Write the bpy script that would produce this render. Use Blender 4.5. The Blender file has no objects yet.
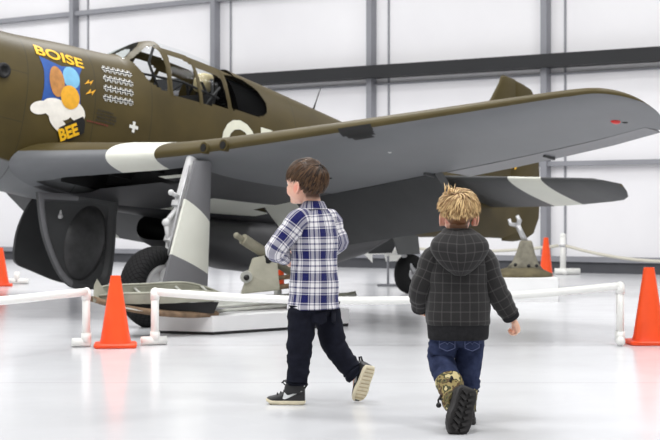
import bpy, bmesh, math, random
from math import sin, cos, pi, sqrt, atan2, radians
from mathutils import Vector, Matrix, noise as mnoise
random.seed(7)

# ---------------------------------------------------------------- interpolation
def interp(tbl, x):
    n = len(tbl)
    if x <= tbl[0][0]: return tbl[0][1]
    if x >= tbl[-1][0]: return tbl[-1][1]
    for i in range(n-1):
        if x <= tbl[i+1][0]: break
    x0, y0 = tbl[i]; x1, y1 = tbl[i+1]; h = x1-x0; d = (y1-y0)/h
    def slope(k):
        if k == 0 or k == n-1:
            return d
        a = (tbl[k][1]-tbl[k-1][1])/(tbl[k][0]-tbl[k-1][0]); b = (tbl[k+1][1]-tbl[k][1])/(tbl[k+1][0]-tbl[k][0])
        return 0 if a*b <= 0 else 2*a*b/(a+b)
    m0, m1 = slope(i), slope(i+1); t = (x-x0)/h
    return ((2*t**3-3*t*t+1)*y0+(t**3-2*t*t+t)*h*m0+(-2*t**3+3*t*t)*y1+(t**3-t*t)*h*m1)

# ---------------------------------------------------------------- fuselage shape (x aft, y port, z up, metres)
ZTOP = [(.28,.24),(.8,.30),(1.4,.335),(2.28,.352),(2.78,.393),(3.38,.43),(3.52,.51),(3.75,.64),(3.88,.672),(4.1,.672),(4.48,.652),(4.77,.622),(5.35,.572),(6.46,.467),(7.4,.385),(8.2,.33),(9.0,.28),(9.75,.2)]
ZBOT = [(.28,-.30),(.8,-.62),(1.5,-.82),(2.3,-.93),(2.9,-.95),(3.6,-.92),(4.6,-.88),(5.6,-.80),(6.6,-.68),(7.6,-.56),(8.8,-.38),(9.75,-.26)]
HW = [(.28,.30),(.8,.37),(1.5,.42),(2.3,.44),(3.2,.455),(4.0,.455),(4.8,.435),(5.6,.39),(6.5,.31),(7.4,.23),(8.2,.16),(9.0,.09),(9.75,.03)]
ZMID = [(.28,-.03),(1.5,-.16),(2.3,-.22),(3.4,-.22),(4.8,-.20),(6.5,-.08),(8.2,-.02),(9.75,-.03)]
def fus(x): return interp(ZTOP,x), interp(ZBOT,x), interp(HW,x), interp(ZMID,x)
NUP = [(.28,2.1),(3.3,2.15),(3.9,1.85),(5.0,1.9),(6.5,2.0),(9.75,2.0)]
NLO = [(.28,2.2),(2.0,2.6),(4.5,2.6),(7.0,2.2),(9.75,2.0)]
def fus_pt(x, a):
    zt, zb, w, zm = fus(x)
    c, s = cos(a), sin(a)
    n = interp(NUP,x) if s >= 0 else interp(NLO,x)
    y = w*math.copysign(abs(c)**(2/n), c)
    z = zm + (zt-zm if s >= 0 else zm-zb)*math.copysign(abs(s)**(2/n), s)
    return y, z
def hw(x, z):
    zt, zb, w, zm = fus(x)
    if z >= zm: r = (z-zm)/(zt-zm); n = interp(NUP,x)
    else: r = (zm-z)/(zm-zb); n = interp(NLO,x)
    if r >= 1: return 0.0
    return w*(1-r**n)**(1/n)
# ---------------------------------------------------------------- camera (82 mm equivalent, low, level)
FPX, HOR, CAMH = 1500.0, 215.0, 0.85
scene = bpy.context.scene
cam = bpy.data.objects.new('camera', bpy.data.cameras.new('camera'))
scene.collection.objects.link(cam); scene.camera = cam
cam.location = (0, 0, CAMH); cam.rotation_euler = (pi/2, 0, 0)
cam.data.sensor_width = 36; cam.data.lens = FPX/660*36
cam.data.shift_y = -(220-HOR)/660
cam.data.dof.use_dof = True; cam.data.dof.focus_distance = 6.5; cam.data.dof.aperture_fstop = 8.0
cam.data.clip_end = 200
def ground(px, py):
    d = FPX*CAMH/(py-HOR); return Vector(((px-330)/FPX*d, d, 0))
def at(px, py, d): return Vector(((px-330)/FPX*d, d, CAMH-(py-HOR)/FPX*d))

# ---------------------------------------------------------------- materials
def lin(c):
    return tuple((v/255/12.92 if v/255 <= .04045 else ((v/255+.055)/1.055)**2.4) for v in c)+(1,)
class NT:
    def __init__(s, name):
        s.m = bpy.data.materials.new(name); s.m.use_nodes = True; s.t = s.m.node_tree; s.n = s.t.nodes; s.l = s.t.links
        s.b = s.n['Principled BSDF']
    def new(s, t, **k):
        n = s.n.new(t)
        for a, v in k.items(): setattr(n, a, v)
        return n
    def put(s, src, dst): s.l.new(src, dst)
    def val(s, sock, v):
        if hasattr(v, 'is_linked') or hasattr(v, 'links'): s.l.new(v, sock)
        else: sock.default_value = v
    def math(s, op, a, b=0.0, c=None):
        n = s.new('ShaderNodeMath', operation=op); s.val(n.inputs[0], a); s.val(n.inputs[1], b)
        if c is not None: s.val(n.inputs[2], c)
        return n.outputs[0]
    def mix(s, f, a, b, mode='MIX'):
        n = s.new('ShaderNodeMix', data_type='RGBA', blend_type=mode)
        s.val(n.inputs[0], f); s.val(n.inputs[6], a); s.val(n.inputs[7], b); return n.outputs[2]
    def noise(s, scale, detail=3, coord=None, rough=.5):
        n = s.new('ShaderNodeTexNoise'); n.inputs['Scale'].default_value = scale; n.inputs['Detail'].default_value = detail; n.inputs['Roughness'].default_value = rough
        if coord is None: coord = s.new('ShaderNodeTexCoord').outputs['Object']
        s.put(coord, n.inputs['Vector']); return n.outputs['Fac']
    def ramp(s, f, stops, interp='LINEAR'):
        n = s.new('ShaderNodeValToRGB'); n.color_ramp.interpolation = interp
        e = n.color_ramp.elements
        while len(e) < len(stops): e.new(.5)
        for i, (p, c) in enumerate(stops): e[i].position = p; e[i].color = c
        s.val(n.inputs[0], f); return n.outputs[0]
    def bump(s, h, strength=.2, dist=.01):
        n = s.new('ShaderNodeBump'); n.inputs['Strength'].default_value = strength; n.inputs['Distance'].default_value = dist
        s.put(h, n.inputs['Height']); s.put(n.outputs[0], s.b.inputs['Normal'])
    def set(s, **k):
        for a, v in k.items(): s.val(s.b.inputs[a.replace('_', ' ')], v)
        return s
def plain(name, rgb, rough=.5, metal=0.0, var=.12, scale=8, bump=0, bscale=60, spec=.5):
    t = NT(name); c = lin(rgb)
    dark = tuple(v*(1-var) for v in c[:3])+(1,); lite = tuple(min(1, v*(1+var)) for v in c[:3])+(1,)
    f = t.noise(scale, 4)
    col = t.ramp(f, [(.3, dark), (.7, lite)])
    t.set(Base_Color=col, Roughness=rough, Metallic=metal)
    t.b.inputs['Specular IOR Level'].default_value = spec
    if bump: t.bump(t.noise(bscale, 4), bump, .004)
    return t.m
OLIVE, UNDER, OFFW = (75, 65, 34), (108, 110, 113), (226, 227, 216)
M = {}
M['olive'] = plain('olive_drab_paint', OLIVE, .55, 0, .12, 3, .03, 20, .28)
M['under'] = plain('grey_underside_paint', UNDER, .5, 0, .06, 2)
M['stripe_white'] = plain('white_stripe_paint', OFFW, .5, 0, .04, 3)
M['dark_grey'] = plain('dark_grey_paint', (68, 69, 70), .5, 0, .1, 4)
M['stripe_grey'] = plain('stripe_grey_paint', (118, 118, 121), .45, 0, .05, 3)
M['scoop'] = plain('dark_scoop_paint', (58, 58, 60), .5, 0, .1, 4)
M['bulge'] = plain('dark_dished_panel', (58, 58, 59), .42, 0, .3, 14, .1, 30)
M['dark'] = plain('matte_dark', (26, 26, 27), .7, 0, .3, 6)  # near-black matte tone shared by linings, frames and small fittings
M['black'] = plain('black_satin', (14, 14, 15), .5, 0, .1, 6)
M['strut_white'] = plain('gear_white_enamel', (208, 208, 208), .35, 0, .05, 8)
M['alu'] = plain('brushed_aluminium', (176, 178, 178), .35, .7, .1, 20)
M['black_matte'] = plain('matte_black_lining', (9, 9, 10), .9, 0, .1, 6, 0, 60, .05)
M['yellow'] = plain('yellow_paint', (246, 190, 24), .5, 0, .06, 20)
M['blue'] = plain('blue_paint', (38, 84, 160), .5, 0, .15, 9)
M['pale_blue'] = plain('pale_blue_paint', (122, 184, 218), .5, 0, .1, 12)
M['tan'] = plain('tan_paint', (186, 128, 66), .55, 0, .2, 20)
M['amber'] = plain('amber_paint', (232, 170, 40), .55, 0, .1, 20)
M['cloud'] = plain('cloud_white_paint', (238, 234, 226), .55, 0, .08, 14)
M['letter'] = plain('off_white_lettering', (226, 226, 208), .55, 0, .05, 10)
M['cross_white'] = plain('white_marking', (240, 240, 236), .55, 0, .03, 20)
M['red'] = plain('red_lens', (206, 34, 30), .3, 0, .05, 20)
M['stencil'] = plain('faded_dark_stencil', (50, 44, 30), .6, 0, .2, 40)
M['stencil_red'] = plain('faded_red_stencil', (110, 44, 34), .6, 0, .2, 40)
M['leather'] = plain('tan_leather', (196, 182, 140), .6, 0, .12, 20, .1, 60)
M['pvc'] = plain('white_pvc', (240, 240, 236), .35, 0, .02, 5)
M['cone'] = plain('orange_cone_plastic', (255, 84, 28), .4, 0, .05, 9)
M['cone_dark'] = plain('orange_cone_base', (245, 76, 26), .45, 0, .06, 9)
M['platform'] = plain('white_painted_board', (236, 236, 236), .5, 0, .03, 4)
M['wreck_green'] = plain('grey_green_primer', (152, 152, 138), .55, .1, .16, 9, .2, 40)
M['wreck_dark'] = plain('dark_mottled_metal', (96, 94, 86), .7, .2, .4, 18, .3, 40)  # dark grey metal with strongly varied tone
M['mount'] = plain('pale_green_casting', (176, 173, 156), .6, 0, .12, 9, .2, 40)
M['mount_tube'] = plain('grey_tan_tube', (146, 142, 124), .6, .1, .15, 9, .2, 40)
M['wreck_grey'] = plain('weathered_sheet_metal', (188, 189, 182), .5, .3, .16, 9, .25, 30)
M['rust'] = plain('rusty_brown_metal', (124, 102, 80), .8, .1, .45, 14, .4, 50)
M['pedestal'] = plain('weathered_grey_casting', (124, 120, 106), .75, .1, .3, 16, .3, 40)
M['mound'] = plain('olive_brown_casting', (92, 84, 60), .8, .05, .25, 12, .3, 40)
M['galv'] = plain('galvanised_steel', (190, 190, 192), .4, .5, .12, 20)
M['column'] = plain('grey_steel_column', (142, 143, 149), .55, 0, .06, 2)
M['beam'] = plain('dark_steel_beam', (28, 29, 32), .6, 0, .12, 2)
M['base_dark'] = plain('dark_rubber_base', (74, 75, 80), .6, 0, .08, 3)
M['rope'] = plain('pale_rope', (206, 202, 188), .8, 0, .1, 60)

def glass(name, tint, mixf=.12):
    t = NT(name); tr = t.new('ShaderNodeBsdfTransparent'); gl = t.new('ShaderNodeBsdfGlossy'); mx = t.new('ShaderNodeMixShader')
    tr.inputs[0].default_value = tint; gl.inputs['Roughness'].default_value = .05
    mx.inputs[0].default_value = mixf
    t.put(tr.outputs[0], mx.inputs[1]); t.put(gl.outputs[0], mx.inputs[2]); t.put(mx.outputs[0], t.n['Material Output'].inputs[0]); return t.m
M['glass'] = glass('canopy_plexiglass', (.95, .96, .96, 1), .008)
M['ws_glass'] = glass('windshield_glass', (.84, .89, .86, 1), .08)

def mat_fuselage():
    t = NT('olive_over_grey_paint')
    o = t.new('ShaderNodeTexCoord').outputs['Object']; sp = t.new('ShaderNodeSeparateXYZ'); t.put(o, sp.inputs[0])
    x, z = sp.outputs[0], sp.outputs[2]
    # border: z = -.745 ahead of the wing, rising aft of x = 2.9
    rise = t.math('MULTIPLY', t.math('MAXIMUM', t.math('SUBTRACT', x, 2.85), 0.0), .36)
    rise = t.math('MINIMUM', rise, .22)
    b = t.math('ADD', rise, -.745)
    w = t.math('MULTIPLY', t.math('SUBTRACT', t.noise(3, 2, o), .5), .04)
    f = t.math('ADD', t.math('SUBTRACT', z, t.math('ADD', b, w)), 0.0)
    f = t.math('MULTIPLY_ADD', f, 60.0, .5); n = t.new('ShaderNodeClamp'); t.put(f, n.inputs[0])
    v = t.noise(2.5, 5, o); v2 = t.noise(14, 4, o)
    ol = t.ramp(v, [(.3, lin((69, 59, 29))), (.7, lin((84, 72, 37)))])
    ol = t.mix(t.math('MULTIPLY', v2, .25), ol, lin((60, 51, 28)))
    gr = t.ramp(v, [(.3, lin((118, 120, 122))), (.7, lin((140, 142, 144)))])
    # panel seams: thin dark lines at stations
    seam = None
    for sx in (1.35, 2.32, 3.0, 3.62, 5.5, 6.4):
        d = t.math('LESS_THAN', t.math('ABSOLUTE', t.math('SUBTRACT', x, sx)), .005)
        seam = d if seam is None else t.math('MAXIMUM', seam, d)
    for sz in (-.02, -.42):
        d = t.math('LESS_THAN', t.math('ABSOLUTE', t.math('SUBTRACT', z, sz)), .004)
        d = t.math('MULTIPLY', d, t.math('LESS_THAN', x, 2.32)); seam = t.math('MAXIMUM', seam, d)
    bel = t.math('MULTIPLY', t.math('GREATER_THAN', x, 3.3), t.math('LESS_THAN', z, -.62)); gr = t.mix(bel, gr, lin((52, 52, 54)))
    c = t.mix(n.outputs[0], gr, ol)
    c = t.mix(t.math('MULTIPLY', seam, .45), c, (.02, .02, .015, 1))
    t.set(Base_Color=c, Roughness=.48); t.b.inputs['Specular IOR Level'].default_value = .3
    t.bump(t.noise(2.2, 2, o), .05, .03)
    return t.m
M['fus'] = mat_fuselage()

def mat_tire():
    t = NT('black_tyre_rubber'); uv = t.new('ShaderNodeUVMap').outputs[0]
    sp = t.new('ShaderNodeSeparateXYZ'); t.put(uv, sp.inputs[0]); u, v = sp.outputs[0], sp.outputs[1]
    a = t.math('FRACT', t.math('MULTIPLY', t.math('ADD', u, v), 22.0)); b = t.math('FRACT', t.math('MULTIPLY', t.math('SUBTRACT', u, v), 22.0))
    g = t.math('MAXIMUM', t.math('LESS_THAN', a, .16), t.math('LESS_THAN', b, .16))
    g = t.math('MULTIPLY', g, t.math('LESS_THAN', t.math('ABSOLUTE', v), .13))
    c = t.mix(g, lin((34, 34, 35)), lin((12, 12, 13)))
    t.set(Base_Color=c, Roughness=.85); t.b.inputs['Specular IOR Level'].default_value = .2; t.bump(t.math('SUBTRACT', 1.0, g), .6, .01); return t.m
M['tire'] = mat_tire()

# ---------------------------------------------------------------- mesh helpers
def link(o, parent=None):
    scene.collection.objects.link(o)
    if parent: o.parent = parent
    return o
def mk(name, verts, faces, mats, parent=None, fmat=None, smooth=True, uv=None, fix=True, offset=None, auto=None):
    me = bpy.data.meshes.new(name)
    if offset is not None: verts = [Vector(v)-offset for v in verts]
    me.from_pydata([tuple(v) for v in verts], [], faces)
    if not isinstance(mats, (list, tuple)): mats = [mats]
    for m in mats: me.materials.append(m)
    if fmat: me.polygons.foreach_set('material_index', fmat)
    if uv:
        lay = me.uv_layers.new(name='UVMap'); flat = []
        for f in uv:
            for c in f: flat += [c[0], c[1]]
        lay.data.foreach_set('uv', flat)
    if fix:
        bm = bmesh.new(); bm.from_mesh(me); bmesh.ops.recalc_face_normals(bm, faces=bm.faces); bm.to_mesh(me); bm.free()
    me.polygons.foreach_set('use_smooth', [smooth]*len(me.polygons))
    me.update()
    if smooth and auto: me.set_sharp_from_angle(angle=radians(auto))
    o = bpy.data.objects.new(name, me)
    return link(o, parent)
class MB:
    """gathers pieces into ONE mesh"""
    def __init__(s): s.v = []; s.f = []; s.mi = []; s.uv = []
    def add(s, v, f, mi=0, uv=None):
        k = len(s.v); s.v += [Vector(p) for p in v]; s.f += [tuple(i+k for i in q) for q in f]
        s.mi += [mi]*len(f) if isinstance(mi, int) else list(mi); s.uv += uv if uv else [[(0, 0)]*len(q) for q in f]; return s
    def box(s, c, size, rot=None, mi=0):
        c = Vector(c); h = Vector(size)/2; R = rot if rot else Matrix.Identity(3)
        v = [c+R@Vector((a*h.x, b*h.y, d*h.z)) for a in (-1, 1) for b in (-1, 1) for d in (-1, 1)]
        return s.add(v, [(0, 1, 3, 2), (4, 6, 7, 5), (0, 4, 5, 1), (2, 3, 7, 6), (0, 2, 6, 4), (1, 5, 7, 3)], mi)
    def tube(s, pts, r, n=12, mi=0, cap=True, hint=None, flat=1.0):
        v, f, uv = tube(pts, r, n, cap, hint, flat); return s.add(v, f, mi, uv)
    def ball(s, c, r, n=14, mi=0, rot=None):
        v, f = ball(c, r, n, rot); return s.add(v, f, mi)
    def build(s, name, mats, parent=None, **k):
        return mk(name, s.v, s.f, mats, parent, fmat=s.mi, uv=s.uv, **k)
def ball(c, r, n=14, rot=None):
    c = Vector(c); r = Vector(r) if not isinstance(r, (int, float)) else Vector((r, r, r)); R = rot or Matrix.Identity(3)
    m = max(6, n//2+1); v = [c+R@Vector((0, 0, r.z))]; f = []
    for i in range(1, m):
        a = pi*i/m
        for j in range(n):
            b = 2*pi*j/n; v.append(c+R@Vector((r.x*sin(a)*cos(b), r.y*sin(a)*sin(b), r.z*cos(a))))
    v.append(c+R@Vector((0, 0, -r.z)))
    for j in range(n): f.append((0, 1+j, 1+(j+1) % n))
    for i in range(m-2):
        for j in range(n):
            a = 1+i*n+j; b = 1+i*n+(j+1) % n; f.append((a, a+n, b+n, b))
    e = len(v)-1
    for j in range(n): f.append((e, e-n+(j+1) % n, e-n+j))
    return v, f
def loft(rings, cap=(True, True)):
    n = len(rings[0]); v = [p for r in rings for p in r]; f = []; uv = []
    cen = [sum(r, Vector())/n for r in rings]; vv = [0]
    for i in range(1, len(rings)): vv.append(vv[-1]+(cen[i]-cen[i-1]).length)
    ref = max(range(len(rings)), key=lambda i: sum((rings[i][j]-rings[i][j-1]).length for j in range(n)))
    uu = [0]
    for j in range(n): uu.append(uu[-1]+(rings[ref][(j+1) % n]-rings[ref][j]).length)
    for i in range(len(rings)-1):
        for j in range(n):
            k = (j+1) % n
            f.append((i*n+j, i*n+k, (i+1)*n+k, (i+1)*n+j)); uv.append([(uu[j], vv[i]), (uu[j+1], vv[i]), (uu[j+1], vv[i+1]), (uu[j], vv[i+1])])
    if cap[0]: f.append(tuple(range(n))[::-1]); uv.append([(0, 0)]*n)
    if cap[1]:
        b = (len(rings)-1)*n; f.append(tuple(range(b, b+n))); uv.append([(0, 0)]*n)
    return v, f, uv
def ring(c, ax, ay, rx, ry, n=24, p=2.0, ph=0):
    out = []
    for j in range(n):
        a = 2*pi*j/n+ph; ca, sa = cos(a), sin(a)
        out.append(Vector(c)+Vector(ax)*rx*math.copysign(abs(ca)**(2/p), ca)+Vector(ay)*ry*math.copysign(abs(sa)**(2/p), sa))
    return out
def spline(pts, k=4):
    """Catmull-Rom through tuples of any length"""
    P = [tuple(p) for p in pts]; out = []
    for i in range(len(P)-1):
        a, b, c, d = P[max(i-1, 0)], P[i], P[i+1], P[min(i+2, len(P)-1)]
        for s in range(k):
            t = s/k
            out.append(tuple(.5*(2*b[q]+(c[q]-a[q])*t+(2*a[q]-5*b[q]+4*c[q]-d[q])*t*t+(3*b[q]-a[q]-3*c[q]+d[q])*t**3) for q in range(len(b))))
    out.append(P[-1]); return out
def tube(pts, r, n=12, cap=True, hint=None, flat=1.0):
    P = [Vector(p[:3]) for p in pts]; m = len(P)
    R = [r]*m if isinstance(r, (int, float)) else list(r)
    rings = []; ax = None
    for i in range(m):
        t = (P[min(i+1, m-1)]-P[max(i-1, 0)]).normalized()
        if ax is None:
            h = Vector(hint) if hint is not None else (Vector((0, 0, 1)) if abs(t.z) < .9 else Vector((1, 0, 0)))
            ax = (h-t*h.dot(t)).normalized()
        else: ax = (ax-t*ax.dot(t)).normalized()
        ay = t.cross(ax); rings.append(ring(P[i], ax, ay, R[i]*flat, R[i], n))
    return loft(rings, (cap, cap))
def lathe(prof, n=24, c=(0, 0, 0), axis='z'):
    """prof: (radius, height)"""
    v = []; f = []; uv = []; c = Vector(c); m = len(prof)
    for r, h in prof:
        for j in range(n):
            a = 2*pi*j/n
            p = Vector((r*cos(a), r*sin(a), h)) if axis == 'z' else Vector((r*cos(a), h, r*sin(a)))
            v.append(c+p)
    for i in range(m-1):
        for j in range(n):
            k = (j+1) % n; f.append((i*n+j, i*n+k, (i+1)*n+k, (i+1)*n+j))
            uv.append([(j/n*2, prof[i][1]), ((j+1)/n*2, prof[i][1]), ((j+1)/n*2, prof[i+1][1]), (j/n*2, prof[i+1][1])])
    return v, f, uv
def plate(poly, thick):
    """closed polygon of Vectors -> extruded along its normal by thick"""
    P = [Vector(p) for p in poly]; nrm = Vector()
    for i in range(len(P)):
        nrm += (P[i]-P[0]).cross(P[(i+1) % len(P)]-P[0])
    nrm.normalize(); n = len(P)
    v = P+[p+nrm*thick for p in P]
    f = [tuple(range(n))[::-1], tuple(range(n, 2*n))]+[(i, (i+1) % n, n+(i+1) % n, n+i) for i in range(n)]
    return v, f
def empty(name, loc, label=None, cat=None, group=None):
    o = bpy.data.objects.new(name, None); o.location = loc; o.empty_display_size = .1; link(o)
    if label: tag(o, label, cat, group)
    return o
def tag(o, label, cat=None, group=None):
    o['label'] = label
    if cat: o['category'] = cat
    if group: o['group'] = group
    return o
def struct(o): o['kind'] = 'structure'; return o
# ---------------------------------------------------------------- setting: floor, wall, columns, girts
def mat_floor():
    t = NT('glossy_epoxy_floor'); o = t.new('ShaderNodeTexCoord').outputs['Object']
    v = t.noise(.35, 4, o); v2 = t.noise(3.0, 5, o)
    c = t.ramp(v, [(.35, lin((205, 206, 209))), (.65, lin((217, 218, 221)))])
    c = t.mix(t.math('MULTIPLY', t.math('GREATER_THAN', v2, .60), .10), c, lin((190, 191, 194)))
    sp = t.new('ShaderNodeSeparateXYZ'); t.put(o, sp.inputs[0])
    # saw-cut joints every 4.6 m
    a = t.math('ABSOLUTE', t.math('SUBTRACT', t.math('FRACT', t.math('DIVIDE', t.math('SUBTRACT', sp.outputs[1], 5.3), 4.6)), .5))
    b = t.math('ABSOLUTE', t.math('SUBTRACT', t.math('FRACT', t.math('DIVIDE', t.math('SUBTRACT', sp.outputs[0], .9), 4.6)), .5))
    j = t.math('LESS_THAN', a, .0016)
    c = t.mix(t.math('MULTIPLY', j, .35), c, lin((120, 120, 124)))
    t.set(Base_Color=c, Roughness=t.math('MULTIPLY_ADD', v2, .08, .15)); t.b.inputs['Specular IOR Level'].default_value = .22
    t.bump(t.noise(1.3, 2, o), .015, .05)
    return t.m
def mat_wall():
    t = NT('white_insulated_wall'); o = t.new('ShaderNodeTexCoord').outputs['Object']
    c = t.ramp(t.noise(.5, 4, o), [(.3, lin((236, 235, 238))), (.7, lin((246, 245, 247)))])
    t.set(Base_Color=c, Roughness=.75); t.bump(t.noise(1.2, 3, o), .12, .05); return t.m
M['floor'] = mat_floor(); M['wall'] = mat_wall()
b = MB(); b.add([(-45, -12, 0), (30, -12, 0), (30, 50, 0), (-45, 50, 0)], [(0, 1, 2, 3)])
struct(b.build('floor', M['floor'], smooth=False))

WB = Vector(((548-330)/FPX*22.4, 22.4, 0)); WD = Vector((-(1900+330), FPX, 0)).normalized(); WN = Vector((-WD.y, WD.x, 0))
if WN.y > 0: WN = -WN                        # wall normal, towards the camera
WR = Matrix((( WD.x, WN.x, 0), (WD.y, WN.y, 0), (0, 0, 1)))
def wall_s(px):                               # distance along the wall seen at pixel column px
    k = (px-330)/FPX; return (k*WB.y-WB.x)/(WD.x-k*WD.y)
def wall_depth(px): return WB.y+WD.y*wall_s(px)
def wall_z(px, py): return CAMH-(py-HOR)/FPX*wall_depth(px)
def on_wall(s, off, z): return WB+WD*s+WN*off+Vector((0, 0, z))
def wall_piece(name, s0, s1, z0, z1, t, mat, off=0):
    m = MB(); m.box(on_wall((s0+s1)/2, off+t/2, (z0+z1)/2), (abs(s1-s0), t, z1-z0), WR)
    o = m.build(name, mat, smooth=False); struct(o); return o
wall_piece('wall_back', -14, 34, 0, 8, .25, M['wall'], -.25)
k = 0
for px in (-110, 77, 218, 374, 548, 742):
    s = wall_s(px); k += 1; w = .048
    wall_piece('trim_%d' % k, s-w, s+w, .25, 8, .16, M['column'])
    wall_piece('trim_%d_flange' % k if False else 'trim_%d' % (k+20), s-.30, s-.27, .25, 8, .02, M['column'])
zb = wall_z(548, 69); zt = wall_z(548, 56)
wall_piece('trim_40', -14, 34, zb, zt, .26, M['beam'], .05)
wall_piece('trim_41', -14, 34, zb-.10, zb-.07, .05, M['column'])
zm = wall_z(600, 163); wall_piece('trim_42', -14, 34, zm-.035, zm+.035, .12, M['column'])
zu = wall_z(90, 13); wall_piece('trim_43', -14, 34, zu-.04, zu+.04, .12, M['column'])
wall_piece('baseboard_back', -14, 34, 0, .16, .06, M['base_dark'])
wall_piece('trim_44', -14, 34, .16, .24, .10, M['column'])

# ---------------------------------------------------------------- the airplane
PO = Vector((-4.31, 10.75, 2.384)); TH, PH = .818, .161
_A0 = Vector((cos(TH), sin(TH), 0)); _L = Vector((sin(TH), -cos(TH), 0)); _K = Vector((0, 0, 1))
AX, UP = _A0*cos(PH)-_K*sin(PH), _A0*sin(PH)+_K*cos(PH)
PM = Matrix(((AX.x, -_L.x, UP.x), (AX.y, -_L.y, UP.y), (AX.z, -_L.z, UP.z)))
BASE = Vector((3.0, 0, -1.9))                 # root of the thing, in plane coordinates (x aft, -y port, z up)
plane = empty('fighter_airplane', PO+PM@BASE, 'olive drab and grey wartime fighter airplane with open gear doors, parked in the hangar', 'airplane')
plane.rotation_euler = PM.to_euler()
def P(x, y, z): return Vector((x, -y, z))     # y given to port
def part(mb, name, mats, parent=None, **kw):
    o = mb.build(name, mats, parent or plane, **kw)
    o.location = (-BASE) if parent is None or parent == plane else (0, 0, 0)
    return o

# fuselage skin split by window outlines (x, z on the side)
WIN = [[(3.47,.385),(3.70,.565),(3.755,.585),(3.835,.535),(3.80,.16),(3.765,.165),(3.60,.215)],
       [(3.895,.53),(4.063,.535),(4.165,.50),(4.185,.155),(3.86,.15)],
       [(4.215,.49),(4.366,.485),(4.53,.465),(4.555,.18),(4.235,.155)],
       [(4.605,.52),(4.76,.545),(4.90,.53),(5.03,.47),(5.11,.355),(5.09,.25),(5.02,.20),(4.90,.18),(4.62,.18),(4.58,.19)]]
def inpoly(x, z, poly):
    c = False; n = len(poly)
    for i in range(n):
        (x0, z0), (x1, z1) = poly[i], poly[i-1]
        if (z0 > z) != (z1 > z) and x < (x1-x0)*(z-z0)/(z1-z0)+x0: c = not c
    return c
xs = []; x = .28
while x < 9.76:
    xs.append(x); x += .008 if 3.30 < x < 5.2 else .08
angs = [2*pi*j/72 for j in range(72)]
angs = sorted([a for a in angs if not (-.01 < a < pi+.01)]+[pi*j/110 for j in range(111)])
rows = [[P(x, *fus_pt(x, a)) for a in angs] for x in xs]
n = len(angs)
sk, gl, ws = MB(), MB(), MB()
allv = [p for r in rows for p in r]
fs, fg, fw = [], [], []
for i in range(len(xs)-1):
    for j in range(n):
        k = (j+1) % n; q = (i*n+j, i*n+k, (i+1)*n+k, (i+1)*n+j)
        c = (allv[q[0]]+allv[q[1]]+allv[q[2]]+allv[q[3]])/4
        if 3.3 < c.x < 5.2 and c.z > .1:
            if any(inpoly(c.x, c.z, w) for w in (WIN if c.y < 0 else WIN[:3])): fg.append(q); continue
            if c.x > 3.42 and c.x < 3.715 and c.z > .425+(c.x-3.47)*.83 : fw.append(q); continue
            if 3.86 < c.x < 4.77 and abs(c.y) < .17 and c.z > .54: fg.append(q); continue
        fs.append(q)
def submesh(faces):
    used = {}; v = []; f = []
    for q in faces:
        t = []
        for i in q:
            if i not in used: used[i] = len(v); v.append(allv[i])
            t.append(used[i])
        f.append(tuple(t))
    m = MB(); m.add(v, f); return m
m = submesh(fs); k0 = len(m.v)
m.f.append(tuple(range(n))); m.mi.append(0); m.uv.append([(0, 0)]*n)
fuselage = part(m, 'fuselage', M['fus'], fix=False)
_bm = bmesh.new(); _bm.from_mesh(fuselage.data); bmesh.ops.recalc_face_normals(_bm, faces=_bm.faces); _bm.to_mesh(fuselage.data); _bm.free()
tag(part(submesh(fg), 'canopy_glass', M['glass']), 'clear canopy and rear quarter panes')
tag(part(submesh(fw), 'windshield', M['ws_glass']), 'sloping glass windshield pane')

# cockpit: tub, bulkheads, seat with tan head cushion, dark turtledeck lining
m = MB()
m.box(P(4.05, 0, .03), (1.5, .62, .03)); m.box(P(3.50, 0, .10), (.04, .62, .20)); m.box(P(3.62, 0, .18), (.26, .46, .12))
v, f, uv = loft([ring(P(3.50, 0, .20), (0, 1, 0), (0, 0, 1), .20, .14, 20), ring(P(3.66, 0, .20), (0, 1, 0), (0, 0, 1), .26, .18, 20)]); m.add(v, f)
m.box(P(4.0, .30, .10), (1.2, .06, .10)); m.box(P(4.0, -.30, .10), (1.2, .06, .10))
part(m, 'cockpit_interior', M['dark'], auto=30)
m = MB()                                         # dark lining behind the rear quarter windows
sec = []
for x in [4.74+.045*i for i in range(17)]:
    zt, zb, w, zmid = fus(x)
    row = []
    for j in range(15):
        a = .25+(pi-.5)*j/14; y, z = fus_pt(x, a); row.append(P(x, y*.88, .10+(z-.10)*.86))
    sec.append(row)
v = [p for r in sec for p in r]; f = [(i*15+j, i*15+j+1, i*15+16+j, i*15+15+j) for i in range(16) for j in range(14)]
m.add(v, f); part(m, 'turtledeck_lining', M['black_matte'])
m = MB()
m.box(P(4.50, 0, .16), (.05, .40, .30), Matrix.Rotation(radians(-12), 3, 'Y')); m.box(P(4.34, 0, .05), (.36, .40, .06))
m.tube([P(4.56, .13, .12), P(4.61, .13, .36), P(4.63, .10, .44), P(4.63, -.10, .44), P(4.61, -.13, .36), P(4.56, -.13, .12)], .016, 10)
m.tube([P(4.62, .20, .10), P(4.44, .10, .42)], .014, 8); m.tube([P(4.62, -.20, .10), P(4.44, -.10, .42)], .014, 8)
seat = part(m, 'pilot_seat', M['dark'], auto=30)
v, f, uv = loft([ring(P(4.50, 0, .44), (0, 1, 0), (0, 0, 1), .07, .06, 20, 3), ring(P(4.52, 0, .44), (0, 1, 0), (0, 0, 1), .105, .088, 20, 3), ring(P(4.58, 0, .44), (0, 1, 0), (0, 0, 1), .11, .092, 20, 3), ring(P(4.61, 0, .44), (0, 1, 0), (0, 0, 1), .08, .07, 20, 3)])
m = MB(); m.add(v, f); hr = m.build('head_cushion', M['leather'], seat); tag(hr, 'tan leather head cushion')
m = MB()
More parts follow.
